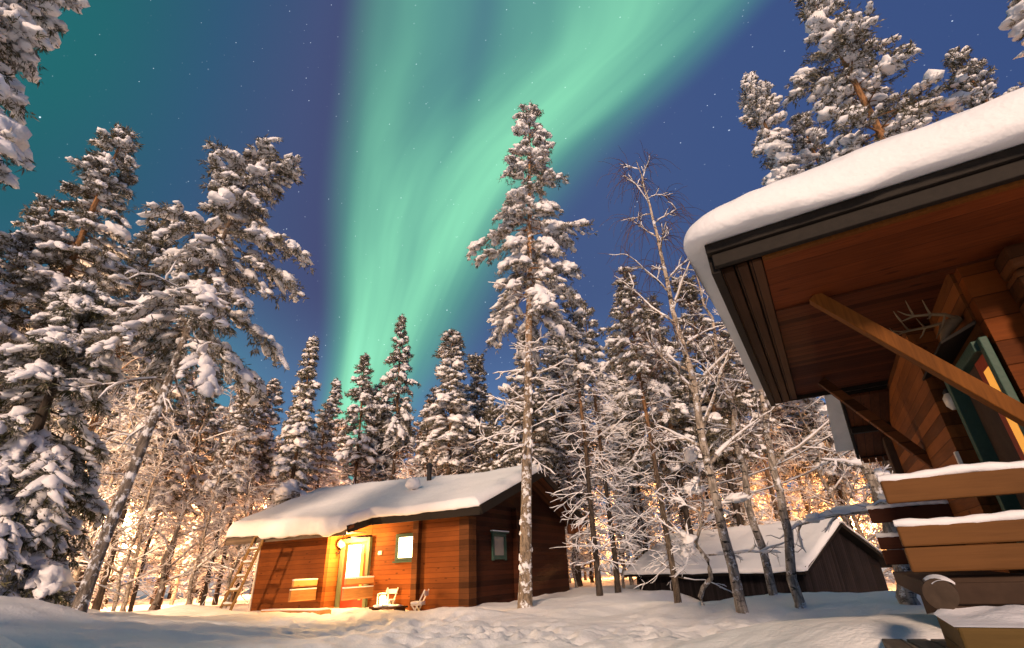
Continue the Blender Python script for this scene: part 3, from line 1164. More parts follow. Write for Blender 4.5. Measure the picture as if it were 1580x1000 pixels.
# antlers
an = thing('antlers', 'pale reindeer antlers and skull mounted above the near cabin door', 'antlers', (1.36, 5.02, 2.72))
mb = MB()
mb.tube([(.0, 0, .03), (-.06, 0, .0), (-.12, 0, -.06), (-.16, 0, -.13)], [.035, .05, .04, .02], 9)
mb.obj('skull', M['bone'], an, smooth=True)
for s in (-1, 1):
    mb = MB()
    main = np.array([(-.03, .03 * s, .03), (-.10, .10 * s, .05), (-.20, .15 * s, .06), (-.31, .17 * s, .07), (-.40, .16 * s, .05)])
    mb.tube(main, [.016, .014, .012, .01, .004], 6)
    for i, d in ((1, (-.08, -.03 * s, -.13)), (2, (-.02, .05 * s, .12)), (2, (-.05, .08 * s, -.06)), (3, (-.02, .05 * s, .13)), (3, (-.1, .06 * s, .05)), (4, (-.03, .04 * s, .09))):
        p = main[i]
        mb.tube([p, p + np.array(d) * .55 + [0, 0, -.01], p + np.array(d)], [.009, .007, .003], 5)
    mb.obj('antler', M['bone'], an, smooth=True)
# platform, boards, log
pf = thing('wooden_platform', 'low weathered wooden platform with crusted snow at the lower right corner', 'platform', (.36, 3.1, 0))
mb = MB()
mb.box(0, 2.2, .0, .6, .5, .75)
mb.box(.02, 2.2, .02, .58, .25, .495)
bd = mb.obj('platform_body', M['step'], pf, bevel=.012)
mb = MB()
V = []
xs = np.linspace(-.01, 2.2, 60)
ys = np.linspace(.0, .6, 24)
gxx, gyy = np.meshgrid(xs, ys, indexing='ij')
h = .754 + np.clip(fbm(gxx * 3, gyy * 3, 40, 4) + .12, 0, 1) * .06
h[:, 0] = .7501
h[0, :] = .7501
mb.grid(np.stack([gxx, gyy, h], -1))
mb.obj('snow_crust', M['snow'], pf, smooth=True)
bw = thing('boardwalk', 'grey plank walkway half buried in snow beside the wooden platform', 'boardwalk', (.2, 3.5, .58))
for i in range(3):
    mb = MB()
    mb.beam((i * .13 - .05, 1.1, -.06), (i * .13 - .02, -.2, .03), .115, .05)
    mb.obj('board', M['greyboard'], bw, bevel=.008)
lg = thing('log', 'snow dusted short log lying on the back corner of the wooden platform', 'log', (.43, 3.78, .84))
mb = MB()
mb.tube([(-.02, -.1, 0), (.02, .2, 0)], .075, 20)
mb.obj('log_body', plain('log_bark', (.055, .038, .027), .9, 22, .5), lg, bevel=.008)
mb = MB()
V = []
for q in np.linspace(-.11, .21, 14):
    k_ = math.sqrt(max(0, 1 - ((q - .05) / .16) ** 2))
    V.append([(.005 + (.066 + .016 * k_) * math.sin(a_), q, (.066 + .026 * k_ * (.7 + .3 * math.cos(a_ * 3 + q * 20))) * math.cos(a_)) for a_ in np.linspace(-.75, .85, 14)])
mb.grid(np.array(V))
mb.obj('snow_cap', M['snow'], lg, smooth=True)

# ------------------------------------------------------------------ shed
sh = thing('shed', 'low black boarded shed with snowy roof behind the birch trunks', 'shed', (-1.15, 19.6, -1.4), 0)
d2 = np.array([math.sin(rad(27)), math.cos(rad(27))])
d1 = np.array([-d2[1], d2[0]])
sh.rotation_euler = (0, 0, math.atan2(-d1[1], -d1[0]))
SWd, SLn, SE, SR = 5.4, 7.2, 2.15, 3.45
mb = MB()
pts = [(.1, 0), (SWd - .1, 0), (SWd - .1, SE), (SWd / 2, SR - .05), (.1, SE)]
mb.add([(0, a, b) for a, b in pts], [tuple(range(5))])
mb.obj('gable_wall', M['shed'], sh)
mb = MB()
mb.add([(-SLn, a, b) for a, b in pts], [tuple(range(5))[::-1]])
mb.obj('gable_wall', M['shed'], sh)
mb = MB()
mb.box(-SLn, -.003, .1, .16, 0, SE)
mb.obj('long_wall', M['shedX'], sh)
mb = MB()
mb.box(-SLn, -.003, SWd - .16, SWd - .1, 0, SE)
mb.obj('long_wall', M['shedX'], sh)
mb = MB()
e = .35
ez = SE - .12
quadslab(mb, [(-SLn - .3, -e, ez), (.3, -e, ez), (.3, SWd / 2, SR), (-SLn - .3, SWd / 2, SR)], .1)
quadslab(mb, [(-SLn - .3, SWd / 2 + .003, SR), (.3, SWd / 2 + .003, SR), (.3, SWd + e, ez), (-SLn - .3, SWd + e, ez)], .1)
mb.beam((.325, -e, ez - .04), (.325, SWd / 2, SR - .04), .04, .18)
mb.beam((.325, SWd / 2 + .003, SR - .04), (.325, SWd + e, ez - .04), .04, .18)
srf = mb.obj('roof', M['trim'], sh)
mb = roof_snow(-SLn - .3, .3, lambda x: (-e, ez), lambda x: (SWd / 2, SR), lambda x: (SWd + e, ez), lambda x: .17, nx=70, rend=.2, seed=30, noise=.05)
mb.obj('snow_cover', M['roofsnow'], srf, smooth=True)


# ------------------------------------------------------------------ trees
def norm(a):
    return a / (np.linalg.norm(a) + 1e-9)


def wobble(p, d, L, n, rng, w, grav=0.0, up=0.0):
    pts = [np.array(p, float)]
    d = norm(np.array(d, float))
    for i in range(n):
        d = norm(d + rng.normal(size=3) * w + np.array([0, 0, -grav + up * (i / n)]) / n)
        pts.append(pts[-1] + d * L / n)
    return np.array(pts)


class Tree:
    def __init__(s, seed):
        s.rng = np.random.default_rng(seed)
        s.ll = 1.0
        s.bark, s.snow, s.fol, s.twig = MB(), MB(), MB(), MB()
        s.tp, s.td, s.ts = [], [], []
        s.lp, s.ld, s.ls = [], [], []
        s.bp, s.bd, s.bs = [], [], []

    def snow_on(s, P, r, f=1.0, n=5):
        P = np.array(P)
        r = np.broadcast_to(np.asarray(r, float), (len(P),)).copy()
        rs = np.maximum(r * .9, .012) * f
        rs = rs * s.rng.uniform(.6, 1.35, len(P))
        rs[-1] *= .4
        Q = P + np.array([0, 0, 1.0]) * (r * .75 + rs * .35)[:, None]
        s.snow.tube(Q, rs, n, cap=False)

    def tuft(s, p, d, sz):
        s.tp.append(p)
        s.td.append(d)
        s.ts.append(sz)

    def lump(s, p, d, sc, big=False):
        if big:
            s.bp.append(p); s.bd.append(d); s.bs.append(sc)
        else:
            s.lp.append(p); s.ld.append(d); s.ls.append(sc)

    def flush(s, K=6, wid=.16, spread=.75):
        s.fol.tufts(s.tp, s.td, s.ts, s.rng, K, 0, spread, wid)
        s.snow.lumps(s.lp, s.ld, s.ls, s.rng)
        s.snow.lumps(s.bp, s.bd, s.bs, s.rng, big=True)

    def trunk(s, H, r0, n=18, lean=(0, 0), wob=.02, sides=10, curve=0.0, tip=.015):
        t = np.linspace(0, 1, n)
        w = np.cumsum(s.rng.normal(size=(n, 2)) * wob, axis=0)
        w -= w[0]
        P = np.stack([lean[0] * t * H + w[:, 0] + curve * t * t * H, lean[1] * t * H + w[:, 1], t * H - .3 * (1 - t)], 1)
        r = r0 * ((1 - t) ** .8 * .93 + .07 * (1 - t)) + tip
        r[0] *= 1.25
        s.bark.tube(P, r, sides)
        s.P, s.t, s.r, s.H = P, t, r, H
        return P

    def at(s, z):
        f = np.clip(z / s.H, 0, 1)
        return np.array([np.interp(f, s.t, s.P[:, i]) for i in range(3)]), float(np.interp(f, s.t, s.r))

    def limb(s, z, az, e, L, r, snow=1.0, kids=4, grav=.2, up=.3, w=.16):
        """bare limb carrying snow"""
        p, tr = s.at(z)
        d = np.array([math.cos(az) * math.cos(e), math.sin(az) * math.cos(e), math.sin(e)])
        P = wobble(p, d, L, 6, s.rng, w, grav, up)
        rr_ = np.linspace(r, r * .3, 7)
        s.bark.tube(P, rr_, 5, cap=False)
        if snow:
            s.snow_on(P[1:], rr_[1:], snow)
        for k in range(kids):
            i = s.rng.integers(2, 6)
            sd_ = s.rng.choice([-1, 1])
            dd = norm(P[i] - P[i - 1])
            side = norm(np.cross(dd, [0, 0, 1])) * sd_
            Q = wobble(P[i], dd * .6 + side * .8 + [0, 0, s.rng.uniform(-.2, .35)], L * s.rng.uniform(.25, .5), 4, s.rng, w * 1.2, grav, up)
            q = np.linspace(r * .45, r * .15, 5)
            s.bark.tube(Q, q, 4, cap=False)
            if snow:
                s.snow_on(Q, q, snow, 4)
        return P

    def bough(s, z, az, e, L, droop, ts=.15, snow=.6, lump=1.0, tw=9, dens=1.0, hang=.15, r=None):
        rng = s.rng
        p, tr = s.at(z)
        d = np.array([math.cos(az) * math.cos(e), math.sin(az) * math.cos(e), math.sin(e)])
        P = wobble(p, d, L, 6, rng, .09, droop, droop * .5)
        r = r or max(.012, min(.045, L * .017))
        s.bark.tube(P, np.linspace(r, r * .25, 7), 4, cap=False)
        seg = np.linspace(0, 6, 200)
        at = lambda f: P[min(5, int(f * 6))] + (P[min(5, int(f * 6)) + 1] - P[min(5, int(f * 6))]) * (f * 6 - min(5, int(f * 6)))
        nt_ = max(3, int(tw * (.5 + L / 2.2)))
        for i in range(nt_):
            f = .22 + .78 * (i + rng.uniform(0, 1)) / nt_
            f = min(f, .999)
            q = at(f)
            dd = norm(P[min(5, int(f * 6)) + 1] - P[min(5, int(f * 6))])
            side = norm(np.cross(dd, [0, 0, 1.0])) * (1 if i % 2 else -1)
            l = min(L * .42, .75) * (1.05 - .6 * f) * rng.uniform(.7, 1.25) + .06
            td = norm(dd * rng.uniform(.5, 1.0) + side * rng.uniform(.5, 1.0) + [0, 0, rng.uniform(-.35, .15)])
            T = wobble(q, td, l, 3, rng, .1, .5 * droop + .15, 0)
            nn = max(2, int(l / (ts * .75) * dens))
            for k in range(nn):
                g_ = (k + rng.uniform(.2, 1)) / nn * 2.999
                a = T[int(g_)] + (T[int(g_) + 1] - T[int(g_)]) * (g_ - int(g_))
                s.tuft(a, norm(td + [0, 0, -hang]) * 1.0, ts * rng.uniform(.8, 1.25))
            if rng.random() < snow:
                m_ = T[1] * .55 + T[2] * .45
                wdt = rng.uniform(.45, 1.0) * lump
                s.lump(m_ + [0, 0, .035 * lump], td, ((l * .36 + .04) * s.ll, .09 * wdt + .025, .08 * wdt + .02))
                if rng.random() < .5:
                    s.lump(T[3] + [0, 0, .03], td, (.09 * wdt + .02, .08 * wdt + .02, .06 * wdt + .015))
        nn = int(L / (ts * .6) * dens)
        for k in range(nn):
            f = .25 + .749 * (k + rng.random()) / nn
            s.tuft(at(f), norm(P[min(5, int(f * 6)) + 1] - P[min(5, int(f * 6))] + [0, 0, -.1]), ts)
        if snow > 0:
            nl_ = max(1, int(L / .33))
            for k in range(nl_):
                if rng.random() < snow + .1:
                    f = .3 + .69 * (k + rng.random()) / nl_
                    dd = P[min(5, int(f * 6)) + 1] - P[min(5, int(f * 6))]
                    q = rng.uniform(.6, 1.2) * lump
                    s.lump(at(min(f, .999)) + [0, 0, .06 * q], dd, (.18 * q, .145 * q, .13 * q))
            if rng.random() < snow * .38 and L > .6:
                q = rng.uniform(.65, 1.2) * lump
                f = rng.uniform(.6, .98)
                s.lump(at(f) + [0, 0, .08 * q], P[-1] - P[-2], (.27 * q, .235 * q, .2 * q), True)
        return P

    def finish(s, name, mats, kind='conifer'):
        """returns list of (part name, mesh)"""
        out = [('trunk', s.bark.mesh(name + '_trunk', mats[0], True))]
        if s.fol.v:
            out.append(('crown', s.fol.mesh(name + '_crown', mats[1], False)))
        if s.twig.v:
            out.append(('twigs', s.twig.mesh(name + '_twigs', mats[1], False)))
        if s.snow.v:
            out.append(('snow_cover', s.snow.mesh(name + '_snow', M['tsnow'], True)))
        return out


def conifer(seed, H, zc, Lmax, r0, prof, step=.42, nb=4, droop=.5, ts=.16, snow=.6, lump=1.0, tw=9, dens=1.0, e0=-.15, e1=.75,
            dead0=None, deadn=0, deadL=1.2, lean=(0, 0), wob=.02, curve=0.0, K=9, wid=.085, spread=.75, hang=.15, ll=1.0, asym=None, top_lumps=True, gaps=.12, fsnow=1.0):
    T = Tree(seed)
    T.ll = ll
    rng = T.rng
    T.trunk(H, r0, lean=lean, wob=wob, curve=curve)
    z = zc
    a0 = rng.uniform(0, 6.28)
    while z < H * .985:
        rel = (z - zc) / (H - zc)
        n = max(3, int(nb + rng.integers(-1, 2)))
        for k in range(n):
            if rng.random() < gaps:
                continue
            azm = a0 + k * 6.283 / n + rng.uniform(-.4, .4)
            L = Lmax * prof(rel) * rng.uniform(.65, 1.2)
            if asym:
                L *= 1 + asym[1] * math.cos(azm - asym[0])
            if L < .12:
                L = .12
            e = e0 + (e1 - e0) * rel + rng.uniform(-.15, .15)
            T.bough(z + rng.uniform(-.15, .15) * step * 2, azm, e, L, droop * (1 - .5 * rel), ts, snow, lump * (.75 + .35 * (1 - rel)), tw, dens, hang)
        a0 += 1.1 + rng.uniform(0, .8)
        z += step * (1.05 - .45 * rel) * rng.uniform(.8, 1.2)
    top, _ = T.at(H)
    for k in range(5):
        T.tuft(top - [0, 0, .07 * k], np.array([0, 0, 1.0]), ts)
    if top_lumps:
        T.lump(top - [0, 0, .02], np.array([1, 0, 0.]), (.05, .05, .07))
        T.lump(top - [.03, 0, .2], np.array([1, 0.3, 0.]), (.08, .07, .08))
    if dead0 is not None:
        for k in range(deadn):
            zz = dead0 + (zc + 1.0 - dead0) * (k + rng.random()) / deadn
            T.limb(zz, rng.uniform(0, 6.28), rng.uniform(-.35, .35), deadL * rng.uniform(.45, 1.25), rng.uniform(.012, .026), fsnow * 1.5, kids=int(rng.integers(2, 6)), grav=.35, up=.1, w=.2)
    T.flush(K, wid, spread)
    return T


def birch(seed, H, r0, limbs=14, z0=.3, lean=(0, 0), e=.75, Lf=.34, weep=0, snow=1.3, kids=6, twigs=5, wob=.05, big=0, tsn=True, gray=True):
    T = Tree(seed)
    rng = T.rng
    T.trunk(H, r0, n=22, lean=lean, wob=wob, sides=9, tip=.008)
    for k in range(limbs):
        f = z0 + (1 - z0) * ((k + rng.random()) / limbs) ** .9
        z = H * min(f, .97)
        L = H * Lf * (1.08 - f) * rng.uniform(.6, 1.25) + .25
        _, tr = T.at(z)
        P = T.limb(z, k * 2.4 + rng.uniform(-.5, .5), e + rng.uniform(-.35, .3), L, max(.012, tr * .5), snow, 0, grav=.12, up=.2, w=.09)
        for j in range(kids):
            i = int(rng.integers(2, 7))
            dd = norm(P[i] - P[i - 1])
            side = norm(rng.normal(size=3) + dd * .8)
            l = L * rng.uniform(.2, .48)
            Q = wobble(P[i], dd * .7 + side * .8 + [0, 0, .15], l, 5, rng, .2, .15, .1)
            q = np.linspace(max(.007, tr * .2), .005, 6)
            T.bark.tube(Q, q, 4, cap=False)
            T.snow_on(Q, q, snow * .9, 4)
            for m_ in range(twigs):
                h = int(rng.integers(1, 6))
                tdn = norm(rng.normal(size=3) + norm(Q[h] - Q[h - 1]) * 1.2)
                W = wobble(Q[h], tdn, l * rng.uniform(.3, .7), 3, rng, .22, .1)
                if tsn:
                    T.snow.tube(W, [.008, .009, .007, .003], 3, cap=False)
                    T.twig.tube(W - [0, 0, .008], [.006, .005, .004, .002], 3, cap=False)
                else:
                    T.twig.tube(W, [.006, .005, .004, .002], 3, cap=False)
        for j in range(weep):
            i = int(rng.integers(3, 7))
            W = wobble(P[i], rng.normal(size=3) * .6 + norm(P[-1] - P[0]) * .8, rng.uniform(.5, 1.3), 6, rng, .12, 2.2)
            T.twig.tube(W, np.linspace(.0065, .0035, 7), 3, cap=False)
        if rng.random() < big:
            T.lump(P[int(rng.integers(2, 6))] + [0, 0, .05], P[3] - P[2], np.array((.2, .12, .1)) * rng.uniform(.6, 1.3), True)
    T.flush()
    return T


def plant(parts, name, label, x, y, rz=0.0, sc=1.0, group=None, z=None, cat='tree', part_mats=None, sx=None, dz=-.05):
    r = thing(name, label, cat, (x, y, (gz(x, y) + dz) if z is None else z), rz, group)
    s_ = sx or sc
    r.scale = (s_, s_, sc)
    for nm, me in parts:
        o = bpy.data.objects.new(nm, me)
        COL.objects.link(o)
        o.parent = r
    return r


PI = math.pi
spire = lambda rel: (1 - rel) ** .85 * (.55 + .45 * min(1, rel * 6)) + .05
colm = lambda rel: (.75 + .25 * math.sin(rel * 9)) * (1 - rel ** 2.2) ** .8 * (.6 + .4 * min(1, rel * 5)) + .06
pine = lambda rel: math.sin(min(1, rel * 1.15 + .18) * PI * .93) ** .7 * (1 - .55 * rel) + .07
needlep = lambda rel: (1 - rel) ** .9 * .8 + .12

# the tall pine in the middle
T = conifer(11, 18.9, 9.0, 2.25, .165, lambda r: (1 - r) ** .95 * (.66 + .34 * min(1, r * 7)) * (1 + .25 * math.sin(r * 23)) + .10, step=.42, nb=4, droop=.95, ts=.16, snow=.52,
            lump=1.15, tw=9, e0=-.3, e1=.5, dead0=4.2, deadn=36, deadL=1.5, lean=(.058, .028), wob=.012, gaps=.17, hang=.4, fsnow=1.2)
for k in range(26):
    z_ = T.rng.uniform(.3, 7.5)
    p_, r_ = T.at(z_)
    a_ = T.rng.uniform(0, 6.28)
    q_ = T.rng.uniform(.4, 1.0)
    T.snow.lumps([p_ + np.array([math.cos(a_), math.sin(a_), 0]) * r_ * .95], [(-math.sin(a_), math.cos(a_), 0)], [(.07 * q_, .05 * q_, .13 * q_)], T.rng)
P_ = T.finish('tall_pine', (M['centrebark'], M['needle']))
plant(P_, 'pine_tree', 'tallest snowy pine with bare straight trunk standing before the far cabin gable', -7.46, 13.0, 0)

# leaning pine on the left
T = conifer(23, 10.8, 5.2, 2.5, .09, lambda r: (.95 - .55 * r) * (.75 + .25 * math.sin(r * 15 + 1)) * (1 if r < .93 else .5), step=.36, nb=5, droop=.75, ts=.15, snow=.45, lump=.95,
            tw=10, e0=-.2, e1=.35, dead0=3.4, deadn=9, deadL=1.5, lean=(-.053, .109), wob=.01, gaps=.04, curve=.0, hang=.5, asym=(.2, .1))
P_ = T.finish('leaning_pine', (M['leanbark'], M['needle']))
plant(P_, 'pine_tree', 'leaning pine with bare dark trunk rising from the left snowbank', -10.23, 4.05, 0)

# second left pine, taller and further left
T = conifer(31, 12.0, 4.5, 1.9, .14, lambda r: (1 - r) ** .8 * (.8 + .2 * math.sin(r * 17)) + .1, step=.42, nb=5, droop=.6, ts=.16, snow=.5, lump=1.0, tw=10, e0=-.3, e1=.4,
            dead0=1.5, deadn=14, deadL=1.8, lean=(.0, 0), wob=.01, hang=.4)
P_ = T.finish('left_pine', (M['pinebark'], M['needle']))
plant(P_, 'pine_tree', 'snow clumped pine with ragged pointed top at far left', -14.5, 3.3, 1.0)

# drooping spruce low on the left
T = conifer(37, 5.0, .4, 1.8, .1, lambda r: (1 - r) ** .75 + .08, step=.26, nb=6, droop=1.5, ts=.13, snow=.62, lump=.7, tw=13, ll=1.1, e0=-.25, e1=.3, hang=.75, gaps=.12, dens=1.3)
P_ = T.finish('drooping_spruce', (M['darkbark'], M['needle2']))
plant(P_, 'spruce_tree', 'young drooping spruce weighed down by snow beside the leaning trunk', -12.1, 3.3, .4, 1.18)

# near tree whose snowy boughs hang into the upper left corner
T = conifer(41, 9.0, 1.2, 1.35, .13, lambda r: (1 - r) ** .7 + .1, step=.28, nb=5, droop=.9, ts=.085, snow=.75, lump=.8, tw=16, e0=-.2, e1=.3, hang=.6, gaps=.05, dens=1.1)
P_ = T.finish('near_spruce', (M['darkbark'], M['needle2']))
plant(P_, 'spruce_tree', 'close spruce with heavy snow clumps hanging into the upper left corner', -6.6, -.12, 2.0)

# birches on the right
T = birch(51, 11.6, .098, limbs=26, z0=.22, e=.7, Lf=.2, weep=15, snow=1.3, kids=5, twigs=4, wob=.03, big=.04, tsn=False)
plant(T.finish('tall_birch', (M['birchbark'], M['twig'])), 'birch_tree', 'tall bare birch with weeping dark twigs left of the near roof', -1.8, 11.36, .5)
T = birch(52, 8.6, .085, limbs=16, z0=.38, e=.6, Lf=.22, weep=2, snow=1.1, kids=5, twigs=4, lean=(-.02, 0), big=.03)
plant(T.finish('second_birch', (M['birchbark'], M['twig'])), 'birch_tree', 'middle birch trunk of the three in front of the black shed', -1.36, 12.93, .1)
T = birch(53, 8.2, .092, limbs=16, z0=.34, e=.35, Lf=.25, weep=0, snow=1.2, kids=5, twigs=4, lean=(.05, .0), big=.05)
plant(T.finish('third_birch', (M['birchbark'], M['twig'])), 'birch_tree', 'right birch with snowy side limbs under the near roof corner', -.91, 11.97, .2)
# small snow-bent tree by the shed wall, and one behind the porch rail
T = birch(54, 3.4, .05, limbs=12, z0=.3, e=.3, Lf=.42, snow=2.2, kids=4, twigs=3, lean=(.1, 0), wob=.07, big=.5)
P54 = T.finish('bent_sapling', (M['birchbark'], M['twig']))
plant(P54, 'sapling', 'small snow bent sapling in front of the black shed wall', -2.75, 12.2, .3, cat='sapling')
T = birch(55, 4.6, .16, limbs=14, z0=.3, e=.25, Lf=.38, snow=2.2, kids=5, twigs=4, big=.6)
plant(T.finish('rail_tree', (M['birchbark'], M['twig'])), 'birch_tree', 'short stout snow laden tree behind the porch rail of the near cabin', .95, 12.2, .3)

# pine protos for the woods
PROTO = {}
BG = dict(K=7, wid=.12)
PROTO['A'] = conifer(61, 15, 7.5, 1.65, .12, spire, step=.42, nb=5, droop=.9, ts=.2, snow=.4, lump=1.2, tw=8, dead0=1.2, deadn=70, deadL=1.7, **BG).finish('pine_a', (M['darkbark'], M['needle']))
PROTO['B'] = conifer(62, 15, 7.0, 1.5, .12, colm, step=.42, nb=5, droop=.9, ts=.2, snow=.5, lump=1.35, tw=8, dead0=1.0, deadn=60, deadL=1.7, **BG).finish('pine_b', (M['darkbark'], M['needle']))
PROTO['C'] = conifer(63, 15, 8.8, 1.9, .12, pine, step=.45, nb=5, droop=.6, ts=.2, snow=.36, lump=1.2, tw=8, dead0=1.2, deadn=75, deadL=2.0, **BG).finish('pine_c', (M['pinebark'], M['needle']))
PROTO['D'] = conifer(64, 15, 3.0, 1.4, .12, needlep, step=.42, nb=5, droop=1.2, ts=.2, snow=.55, lump=1.3, tw=8, hang=.5, dead0=.6, deadn=20, deadL=1.2, **BG).finish('spruce_d', (M['darkbark'], M['needle2']))
PROTO['E'] = conifer(65, 15, 6.0, 2.1, .13, pine, step=.42, nb=5, droop=.8, ts=.2, snow=.24, lump=1.15, tw=9, dead0=1.2, deadn=60, deadL=2.1, **BG).finish('pine_e', (M['darkbark'], M['needle']))
PROTO['F'] = conifer(66, 15, 9.5, 1.3, .12, colm, step=.5, nb=4, droop=.7, ts=.2, snow=.45, lump=1.2, tw=7, dead0=1.6, deadn=85, deadL=1.9, fsnow=1.1, **BG).finish('pine_f', (M['darkbark'], M['needle']))
PROTO['G'] = birch(67, 9, .09, limbs=22, z0=.15, e=.6, Lf=.27, snow=1.25, kids=6, twigs=6, wob=.07, big=.06).finish('birch_g', (M['birchbark'], M['twig']))
PROTO['H'] = birch(68, 6, .06, limbs=20, z0=.12, e=.5, Lf=.33, snow=1.3, kids=6, twigs=6, wob=.07, big=.1).finish('birch_h', (M['birchbark'], M['twig']))
PROTO['I'] = birch(69, 10, .11, limbs=24, z0=.25, e=.75, Lf=.22, snow=1.25, kids=6, twigs=6, wob=.05, big=.1).finish('birch_i', (M['birchbark'], M['twig']))
PH = dict(A=15, B=15, C=15, D=15, E=15, F=15, G=9, H=6, I=10)
rnd = random.Random(5)


def polar(azc, D):
    a = rad(azc - 29.84)
    return D * math.sin(a), D * math.cos(a)


def woods(azc, D, H, kind, label, group=None, name=None, sx=None):
    x, y = polar(azc, D)
    s_ = (H - gz(x, y)) / PH[kind]
    nm = name or ('spruce_tree' if kind == 'D' else 'birch_tree' if kind in 'GHI' else 'pine_tree')
    return plant(PROTO[kind], nm, label, x, y, rnd.uniform(0, 6.28), s_, group, sx=(sx or (1.12 if kind in 'ABCDEF' else 1.0)) * s_)


SR_ = 'skyline trees behind the far cabin roof'
woods(-30.7, 30, 10.9, 'I', 'thin pale snowy birch left of the cabin roof, just left of the ladder top', None)
woods(-27.4, 33, 12.4, 'B', 'short rounded snowy pine between the pale birch and the clumpy pine', SR_)
woods(-24.2, 26, 12.6, 'D', 'narrow clumpy snow packed pine above the left end of the cabin roof', SR_, 'pine_tree')
woods(-21.4, 40, 13.0, 'D', 'small distant pine at the foot of the green aurora', SR_)
woods(-17.9, 33, 14.8, 'A', 'broad pine with dark top below the aurora, left of the slender pointed one', SR_)
woods(-14.0, 33, 18.0, 'A', 'slender pointed pine against the green aurora', SR_, sx=.85)
woods(-7.6, 31, 16.0, 'B', 'rounded snow covered pine just left of the tall middle pine', SR_, sx=1.3)
woods(-4.6, 36, 16.4, 'E', 'dark crowned pine close behind the tall middle pine, on its left', SR_)
woods(1.5, 28, 14.5, 'E', 'broad pine directly behind the tall middle pine trunk', SR_)
woods(5.6, 30, 15.5, 'C', 'snowy pine behind the right side of the tall middle pine', SR_)
RW = 'pines right of the far cabin'
x_, y_ = -6.41, 15.75
plant(PROTO['F'], 'pine_tree', 'straight dark trunk pine at the right edge of the far cabin', x_, y_, 1.2, 10.6 / 15, RW)
plant(PROTO['F'], 'pine_tree', 'second dark trunk pine right of the far cabin', -6.94, 18.76, 3.2, 11.5 / 15, RW)
plant(PROTO['C'], 'pine_tree', 'dark pine trunk at the left end of the black shed', -3.55, 13.54, 4.0, 9.2 / 15, RW)
woods(12.6, 26, 12.3, 'B', 'rounded snowy pine between the dark trunks and the tall birch', RW)
woods(17.4, 24, 13.6, 'E', 'wide dark green pine behind the tall birch, left half', RW, sx=1.15)
woods(22.3, 26, 15.6, 'E', 'big dark pine behind the tall birch, right half', RW, sx=1.1)
woods(26.0, 29, 13.6, 'C', 'pine behind the near roof edge', RW)
woods(28.5, 34, 13.0, 'A', 'distant pine just under the near roof corner', RW)
woods(31.5, 30, 10.5, 'B', 'snow choked pine above the shed ridge', RW)
PROTO['R'] = conifer(71, 22, 11.5, 2.3, .22, pine, step=.45, nb=5, droop=.55, ts=.19, snow=.3, lump=1.35, tw=9, gaps=.3, K=7, wid=.1).finish('pine_r', (M['pinebark'], M['needle']))
PROTO['S'] = conifer(72, 22, 10.5, 1.5, .2, colm, step=.42, nb=5, droop=.7, ts=.18, snow=.5, lump=1.4, tw=8, gaps=.18, K=7, wid=.1).finish('pine_s', (M['darkbark'], M['needle']))
PH['R'] = PH['S'] = 22
RT = 'tall pines beyond the near roof'
woods(36.0, 22, 24.0, 'S', 'narrow snow clumped pine at the left end of the near snowy roof', RT)
woods(39.8, 25, 22.5, 'R', 'shorter green pine between the two tall ones over the near roof', RT)
woods(46.0, 19.5, 24.6, 'R', 'largest spreading pine above the middle of the near snowy roof', RT)
woods(54.0, 23, 19.4, 'R', 'low dark pine bough cluster above the near roof, right of the largest pine', RT)
woods(60.8, 18, 19.5, 'S', 'snow laden pine at the upper right corner', RT, sx=1.2)

LW = 'woods at the left'
woods(-50.5, 15, 10.0, 'C', 'snowy pine behind the drooping spruce at far left', LW)
woods(-41.5, 17.5, 12.0, 'C', 'bare topped pine between the two left pines', LW)
woods(-45.5, 19, 11.5, 'B', 'pine half hidden between the left trunks', LW)
woods(-55.0, 14, 9.0, 'E', 'dark pine at the left edge of the photo', LW)
woods(-39.5, 24, 9.0, 'I', 'tall white birch right behind the leaning trunk', LW)

# fill of the woods: saplings and pines too alike to tell apart
def cleared(x, y):
    if -21 < x < -5.2 and y < 24.0:
        return True
    if -6.5 < x < 4.5 and y < 27.5 and x > -6.5:
        return True
    if x > -6 and y < 15:
        return True
    if x < -8 and y < 9.5 and x > -12:
        return True
    return False


fill = []
for k in range(1500):
    if len(fill) >= 270:
        break
    azc = rnd.uniform(-62, 46) if k % 4 else rnd.uniform(-46, -27)
    D = rnd.uniform(15, 52) if k % 4 else rnd.uniform(13, 26)
    x, y = polar(azc, D)
    if cleared(x, y):
        continue
    if any((x - a) ** 2 + (y - b) ** 2 < 1.5 for a, b in fill):
        continue
    fill.append((x, y))
    el_max = 23 if azc < -36 else 19 if azc < -10 else 20 if azc < 10 else 19
    hmax = 1.05 + D * math.tan(rad(el_max)) * rnd.uniform(.75, 1.05)
    if azc > 26:
        kind = rnd.choice('GHIF')
    elif D < 30:
        kind = rnd.choice('GGHHIIGHAF')
    else:
        kind = rnd.choice('AFFCBDGIIE')
    h_ = min(hmax, rnd.uniform(6, 11) if kind in 'GHI' else rnd.uniform(11, 16.5))
    zone = ('beyond the ladder end of the far cabin', 'behind the far cabin', 'between the far cabin and the shed', 'behind the black shed')[0 if azc < -31 else 1 if azc < 5 else 2 if azc < 20 else 3]
    bk = kind in 'GHI'
    lab = ('bare snow crusted birch in the thicket ' if bk else 'snow laden conifer deep in the woods ') + zone
    woods(azc, D, h_, kind, lab, ('birches' if bk else 'conifers') + ' in the woods ' + zone)

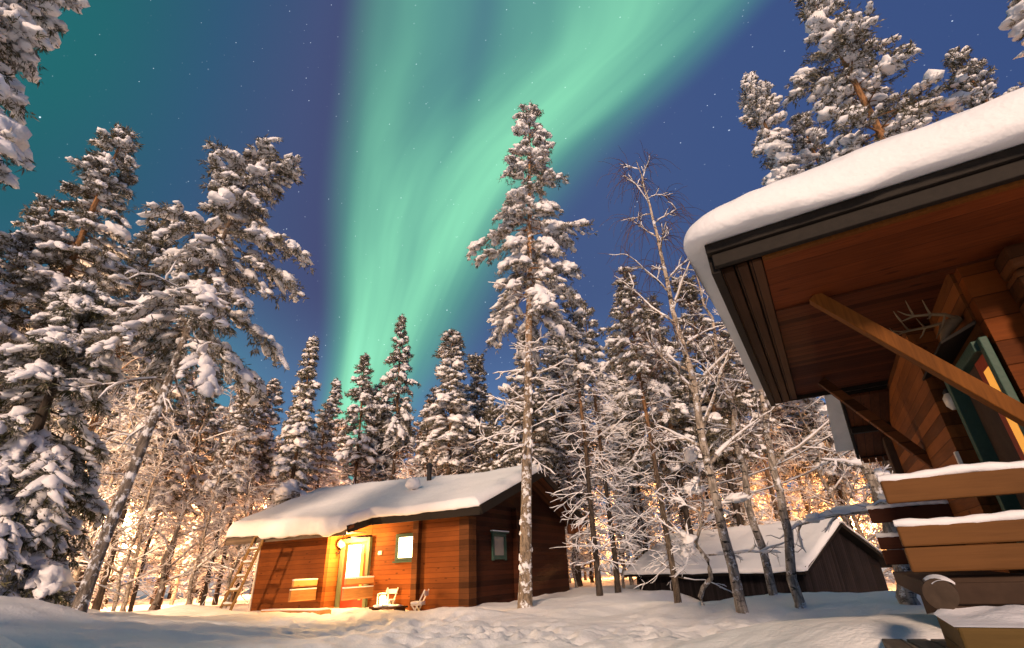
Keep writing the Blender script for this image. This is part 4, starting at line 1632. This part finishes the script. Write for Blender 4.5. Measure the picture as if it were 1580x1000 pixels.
# ------------------------------------------------------------------ street lamps deep in the woods
def street_lamp(azc, D, h, power, label, colr=(1.0, .42, .13)):
    x, y = polar(azc, D)
    z = gz(x, y)
    t = thing('street_lamp', label, 'street lamp', (x, y, z), 0, 'street lamps in the woods')
    mb = MB()
    mb.tube([(0, 0, -.2), (0, 0, h - .15), (0, 0, h)], [.06, .05, .04], 8)
    mb.obj('post', M['steel'], t)
    mb = MB()
    mb.tube([(0, 0, h), (0, 0, h + .1), (0, 0, h + .3), (0, 0, h + .4)], [.08, .17, .17, .05], 12)
    hd = mb.obj('lamp_head', M['bulb'], t, smooth=True)
    ld = bpy.data.lights.new('lamp_light', 'POINT')
    ld.energy = power
    ld.color = colr
    ld.shadow_soft_size = .25
    lo = bpy.data.objects.new('lamp_light', ld)
    COL.objects.link(lo)
    lo.parent = t
    lo.location = (0, 0, h - .25)
    lo.visible_camera = True


street_lamp(12.0, 44, 4.2, 17000, 'street lamp glowing between the far cabin and the shed')
street_lamp(31.0, 35, 3.6, 10000, 'street lamp glowing behind the shed gable')
street_lamp(36.8, 40, 3.2, 11000, 'street lamp glowing low behind the porch rail')
street_lamp(-49.0, 20, 3.0, 3800, 'street lamp glowing behind the drooping spruce', (1.0, .60, .32))
street_lamp(-37.0, 34, 4.0, 9500, 'street lamp glowing behind the ladder', (1.0, .46, .2))
street_lamp(21.0, 46, 4.5, 15000, 'street lamp glowing behind the birches and the shed roof')
street_lamp(-10.0, 44, 5.0, 17000, 'street lamp glowing behind the far cabin', (1.0, .42, .18))
street_lamp(-24.0, 44, 5.0, 14000, 'street lamp glowing behind the left end of the far cabin', (1.0, .42, .18))

# ------------------------------------------------------------------ cables with snow
for i, (a, b) in enumerate((((-3.5, 17.0, 3.1), (1.6, 13.6, 4.0)), ((-3.5, 17.0, 2.7), (1.6, 13.6, 3.45)))):
    t = thing('cable', ('upper' if i == 0 else 'lower') + ' snow coated cable strung above the shed roof', 'cable', a, 0)
    A_, B2_ = np.zeros(3), np.array(b) - np.array(a)
    P = np.array([A_ + (B2_ - A_) * q + [0, 0, -.35 * math.sin(q * PI)] for q in np.linspace(0, 1, 24)])
    mb = MB()
    mb.tube(P, .008, 5)
    mb.obj('wire', M['wire'], t)
    mb = MB()
    mb.tube(P + [0, 0, .022], [.018 + .008 * math.sin(q * 3.7) for q in range(24)], 6)
    mb.obj('snow_strip', M['snow'], t, smooth=True)
